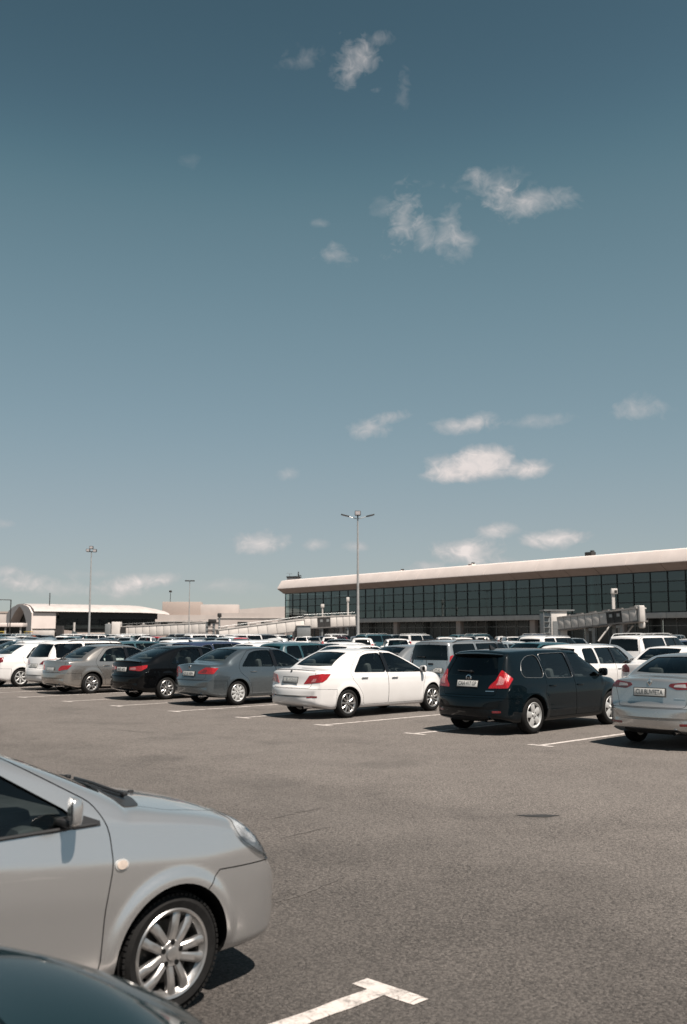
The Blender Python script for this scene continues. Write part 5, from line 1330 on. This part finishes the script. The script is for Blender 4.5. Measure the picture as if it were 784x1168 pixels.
b = MB(); b.box((-4, -.1, 8.2), (39, .25, .3)); b.box((-4, -.1, 6.6), (39, .25, .2)); sub(fb, 'cornice', b, ['column'])
p = at(205, 723, 320); p.z = 0
fc = thing('distant_wing', 'low far wing with a thin window strip right of the glazed hall', 'building', p, .08)
b = MB(); b.prism([(-12, 0), (4, 0), (4, 8.6), (-6, 8.9), (-9, 8.4), (-12, 6.6)], 'y', 0, 14); sub(fc, 'wall', b, ['block'])
b = MB(); b.box((-4, -.04, 5.2), (15, .1, .7)); sub(fc, 'window', b, ['mullion'])
p = at(18, 723, 300); p.z = 0
fd = thing('distant_annex', 'pinkish flat annex behind the canopy at the far left', 'building', p, .1)
b = MB(); b.box((0, 4, 4.2), (13, 8, 8.4), 0, None, .05); sub(fd, 'wall', b, ['block']); b = MB(); b.box((0, -.04, 8.2), (13.2, .2, .5)); sub(fd, 'parapet', b, ['column'])

# ------------------------------------------------------------------ lamp posts
def lamp_post(px, d, h, heads, label):
    p = at(px, 723, d); r = thing('lamp_post', label, 'lamp post', (p.x, p.y, 0), 0.0, None, None)
    b = MB(); b.tube([(0, 0, 0), (0, 0, h*.5), (0, 0, h)], .15 if h < 14 else .19, 12, 0, True, .055); b.box((0, 0, .15), (.5, .5, .3), 0, None, .04); sub(r, 'pole', b, ['pole'], 60)
    if heads == 'wide':
        for s in (-1, 1):
            b = MB(); b.tube([(0, 0, h-.15), (s*.5, 0, h-.02), (s*.78, 0, h+.08)], .032, 6); sub(r, 'arm', b, ['pole'])
            b = MB(); T = Matrix.Translation((s*1.08, 0, h+.16)) @ Matrix.Rotation(-s*R_(14), 4, 'Y'); b.box((0, 0, 0), (.74, .30, .10), 0, T, .03); b.box((0, 0, -.055), (.5, .22, .02), 1, T); sub(r, 'luminaire', b, ['dark_metal', 'clear_lens'])
        b = MB(); b.box((0, -.12, h+.34), (.52, .26, .42), 0, None, .05); b.box((0, -.26, h+.34), (.42, .02, .30), 1); b.tube([(0, 0, h-.05), (0, 0, h+.2)], .06, 8); sub(r, 'floodlight', b, ['dark_metal', 'clear_lens'])
    elif heads == 'cluster':
        b = MB(); b.tube([(-.4, 0, h), (.4, 0, h)], .05, 6); sub(r, 'arm', b, ['dark_metal'])
        for s, z in ((-.38, .05), (.42, 0), (.0, .38)):
            b = MB(); b.box((s, -.1, h+z+.1), (.46, .3, .36), 0, None, .05); b.box((s, -.26, h+z+.1), (.36, .02, .26), 1); sub(r, 'floodlight', b, ['dark_metal', 'clear_lens'])
    else:
        for s in (-1, 1):
            b = MB(); b.box((s*.5, 0, h+.1), (.9, .5, .22), 0, None, .05); sub(r, 'luminaire', b, ['dark_metal'])
    return r
lamp_post(408.5, 85, 11.75, 'wide', 'tall grey lamp post with two arms and a floodlight before the terminal')
lamp_post(101.5, 118, 11.5, 'cluster', 'lamp post with a cluster of floodlights in front of the glazed hall')
lamp_post(215.5, 195, 12.0, 'flat', 'thin distant lamp post with a flat head above the service block')
p = at(11, 723, 236); lp = thing('lamp_post', 'dark lamp post with one long arm at the far left edge', 'lamp post', (p.x, p.y, 0))
b = MB(); b.tube([(0, 0, 0), (0, 0, 9.8)], .13, 8); sub(lp, 'pole', b, ['dark_metal']); b = MB(); b.tube([(0, 0, 9.75), (-4.5, 0, 9.85)], .10, 6); sub(lp, 'arm', b, ['dark_metal'])

# ------------------------------------------------------------------ two orange tugs by the far canopy
M['orange'] = simple('orange_paint', (.55, .10, .03), .5, var=.15); M['yellow'] = simple('yellow_paint', (.55, .42, .08), .5, var=.15)
def tug(px, d, rz, lab):
    p = at(px, 723, d); r = thing('tow_tractor', lab, 'tow tractor', (p.x, p.y, 0), rz, None, 'tow tractors by the far canopy')
    b = MB(); b.box((0, 0, .75), (2.6, 1.3, .7), 0, None, .1); b.box((.85, 0, 1.25), (.9, 1.2, .4), 0, None, .12); sub(r, 'body', b, ['orange'])
    b = MB()
    for x in (-.9, .1):
        for y in (-.55, .55): b.tube([(x, y, 1.0), (x, y, 2.2)], .05, 6)
    b.box((-.4, 0, 2.25), (1.4, 1.3, .12), 0, None, .03); sub(r, 'cab', b, ['yellow'])
    for x in (-.85, .85):
        for y in (-.6, .6): b = MB(); b.lathe([(-.12, .05), (-.12, .34), (-.06, .38), (.06, .38), (.12, .34), (.12, .05)], 18, 0, False, Matrix.Translation((x, y, .38))); sub(r, 'wheel', b, ['rubber'])
tug(3.5, 210, .3, 'orange tow tractor at the far left edge below the canopy'); tug(34, 212, -.4, 'orange tow tractor with a yellow cab below the pointed arch')
# ------------------------------------------------------------------ build every kind of car, then park them
for _k in SPECS: build_car(_k, SPECS[_k])
WHITE, GREY, BLACK, BEIGE, SILVER, DKGREEN, NAVY, TEAL, RED = (.63, .615, .605), (.135, .16, .175), (.0018, .002, .0024), (.37, .345, .32), (.475, .472, .465), (.0016, .0045, .0065), (.02, .03, .06), (.014, .05, .062), (.28, .015, .02)
PAL = dict(white=WHITE, grey=GREY, black=BLACK, silver=SILVER, navy=NAVY, teal=TEAL, red=RED)
ROWA = 'cars parked in the front row'
def park(key, u_rear, v, col, label, cat, group=None, yaw=0.0):
    """u_rear is where the rear axle stands along the bay, v where the middle of the car stands across the bays"""
    D = SPECS[key]; w = (D['xf']-D['xr'])/2
    p = UV(u_rear, v)+Vector((math.cos(YAW+yaw), math.sin(YAW+yaw), 0))*w
    return place_car(key, p.x, p.y, YAW+yaw, col, label, cat, group)
park('near_hatch', 2.94-2.49, -4.19-.715, (.56, .56, .56), 'silver hatchback close to the camera at lower left, front wheel and mirror in view', 'car')
park('near_dark', NU-2.12-.80-2.62, -2.42, (.003, .010, .012), 'dark green car with only its bonnet showing in the bottom left corner', 'car')
park('silver_saloon', 15.63, -7.87, SILVER, 'silver saloon at the right edge of the front row, seen almost from behind', 'car', ROWA)
park('dark_estate', 15.43, -11.40, DKGREEN, 'dark blue-green estate car with tall red tail lights in the front row', 'car', ROWA)
park('white_saloon', 15.47, -16.17, WHITE, 'white saloon in the middle of the front row, red tail lights and a boot lip', 'car', ROWA)
park('grey_saloon', 16.21, -20.84, GREY, 'dark grey saloon between the white and the black saloon in the front row', 'car', ROWA)
park('black_saloon', 16.22, -23.95, BLACK, 'black saloon with a sloping back, left of the dark grey saloon', 'car', ROWA)
park('beige_saloon', 16.15, -27.75, BEIGE, 'beige silver saloon parked between the white people carrier and the black saloon', 'car', ROWA)
park('white_mpv', 16.8, -30.0, WHITE, 'white people carrier with dark side windows behind the beige saloon', 'car', ROWA)
park('white_compact', 16.5, -32.9, WHITE, 'white saloon cut off by the left edge of the front row', 'car', ROWA)
# ------------------------------------------------------------------ the packed rows behind
rf_ = random.Random(4)
KINDS_ = [('white_compact', 'saloon', 3), ('grey_saloon', 'saloon', 3), ('beige_saloon', 'saloon', 3), ('white_hatch', 'hatchback', 4), ('dark_estate', 'estate car', 2), ('small_suv', 'off-roader', 2), ('pickup', 'pickup truck', 2), ('silver_van', 'minivan', 1), ('white_mpv', 'people carrier', 1)]
COLS_ = [('white', 9), ('silver', 4), ('black', 4), ('navy', 2), ('teal', 3), ('grey', 4), ('red', 1)]
def pick(l):
    t = rf_.uniform(0, sum(k[-1] for k in l))
    for k in l:
        t -= k[-1]
        if t <= 0: return k
    return l[-1]
KN = {k[0]: k[1] for k in KINDS_}; KN.update(white_saloon='saloon', black_saloon='saloon', silver_saloon='saloon')
FILL = []       # key, u of the rear axle, v, colour name, row, turned round
EXPL = [('white_compact', 24.8, -12.9, 'white', 2), ('white_hatch', 24.2, -15.45, 'white', 2), ('silver_van', 21.7, -17.75, 'silver', 2), ('beige_saloon', 22.2, -20.4, 'silver', 2), ('white_saloon', 22.3, -22.9, 'white', 2), ('white_hatch', 22.2, -25.3, 'teal', 2), ('white_compact', 22.4, -27.6, 'white', 2), ('dark_estate', 22.2, -30.1, 'navy', 2),
        ('grey_saloon', 22.3, -32.6, 'white', 2), ('white_hatch', 22.2, -35.1, 'teal', 2), ('beige_saloon', 22.4, -37.6, 'grey', 2), ('white_compact', 22.2, -40.1, 'navy', 2), ('white_hatch', 22.2, -42.6, 'white', 2), ('grey_saloon', 22.3, -45.1, 'teal', 2),
        ('white_saloon', 28.6, -29.6, 'white', 3), ('pickup', 35.0, -19.2, 'white', 4), ('small_suv', 38.5, -26.0, 'white', 4)]
for e in EXPL: FILL.append((*e, False))
for row, u in ((3, 28.6), (4, 38.6), (5, 44.6), (6, 55.2), (7, 61.0), (8, 71.8), (9, 77.6), (10, 88.4)):
    v = -u*.46
    while v > -u*2.12:
        k, c = pick(KINDS_ if row > 5 else KINDS_[:5]), pick(COLS_)
        if c[0] == 'red' and k[0] == 'pickup': c = ('white', 1)
        uu = u+rf_.uniform(-.35, .35); flip = rf_.random() < .25; occ = rf_.random() < .90
        free = all(abs(v-e[2]) > 2.2 or abs(uu-e[1]) > 5.4 for e in EXPL)
        if occ and free: FILL.append((k[0], uu, v+rf_.uniform(-.12, .12), c[0], row, flip))
        v -= 2.48
# wholly hidden behind the nearer rows
SKIP = {33, 34, 35, 36, 37, 39, 40, 42, 45, 46, 47, 48, 58, 65, 67, 68, 71, 72, 73, 74, 75, 79, 83, 86, 91, 94, 95, 96, 97, 99, 100, 101, 102, 104, 105, 106, 110, 116, 120, 121, 126, 130, 132, 134, 135, 137, 142, 143, 144, 146, 148, 149, 150, 151, 152, 153, 154, 157, 158, 159, 160, 161, 163, 164, 165, 167, 169, 170, 171, 175, 176, 178, 179, 181, 182, 183, 184, 185, 186, 187, 188, 189, 190, 192, 195, 197, 201, 202, 204, 205, 206, 207, 208, 209, 210, 211, 212, 213, 216, 217, 218, 219, 220, 221, 224, 225, 226, 228, 229, 230, 231, 232, 233, 234, 236, 240, 241, 242, 244, 245, 249, 251, 252, 253, 255, 256, 257, 258, 259, 261, 262, 264, 265, 266, 267, 268, 269, 270, 271, 272, 274, 275, 276, 277, 278, 279, 280, 281, 282, 283, 284, 286, 288, 289, 290}
FAR = {}
ORD = ['first', 'second', 'third', 'fourth', 'fifth', 'sixth', 'seventh', 'eighth', 'ninth', 'tenth', 'eleventh', 'twelfth', 'thirteenth', 'fourteenth', 'fifteenth', 'sixteenth', 'seventeenth', 'eighteenth', 'nineteenth', 'twentieth']
cls = {}
for i, f in enumerate(FILL):
    if i in SKIP: continue
    p = UV(f[1]+1.3, f[2]); cls.setdefault((f[4], f[3], KN[f[0]]), []).append((project(p)[0], i))
lab = {}
for (row, c, kn), l in cls.items():
    l.sort(); n = len(l); colour = {'teal': 'dark teal', 'navy': 'navy blue'}.get(c, c)
    for r, (px, i) in enumerate(l):
        if n == 1: lab[i] = f'the only {colour} {kn} in the {ORD[row-1]} row of parked cars'
        elif r == n-1: lab[i] = f'rightmost {colour} {kn} in the {ORD[row-1]} row of parked cars'
        else: lab[i] = f'{ORD[r]} {colour} {kn} from the left in the {ORD[row-1]} row of parked cars'
VANCOL = {'white': WHITE, 'silver': SILVER, 'grey': GREY, 'black': BLACK, 'navy': NAVY, 'teal': TEAL, 'red': RED}
for i, (key, u, v, c, row, flip) in enumerate(FILL):
    if i in SKIP: continue
    D = SPECS[key]; grp = f'cars parked in the {ORD[row-1]} row'; cat = 'van' if key == 'silver_van' else 'pickup' if key == 'pickup' else 'car'
    if row <= 3:
        if flip: o = park(key, u+(D['xf']-D['xr']), v, VANCOL[c], lab[i], cat, grp, math.pi+rf_.uniform(-.02, .02))
        else: o = park(key, u, v, VANCOL[c], lab[i], cat, grp, rf_.uniform(-.02, .02))
    else:
        if key not in FAR: FAR[key] = join_car(key)
        w = (D['xf']-D['xr'])/2; p = UV(u+w, v)
        o = thing(D['name'], lab[i], cat, p, YAW+(math.pi if flip else 0)+rf_.uniform(-.02, .02), FAR[key], grp); o.color = (*VANCOL[c], 1)
    o['_fill'] = i
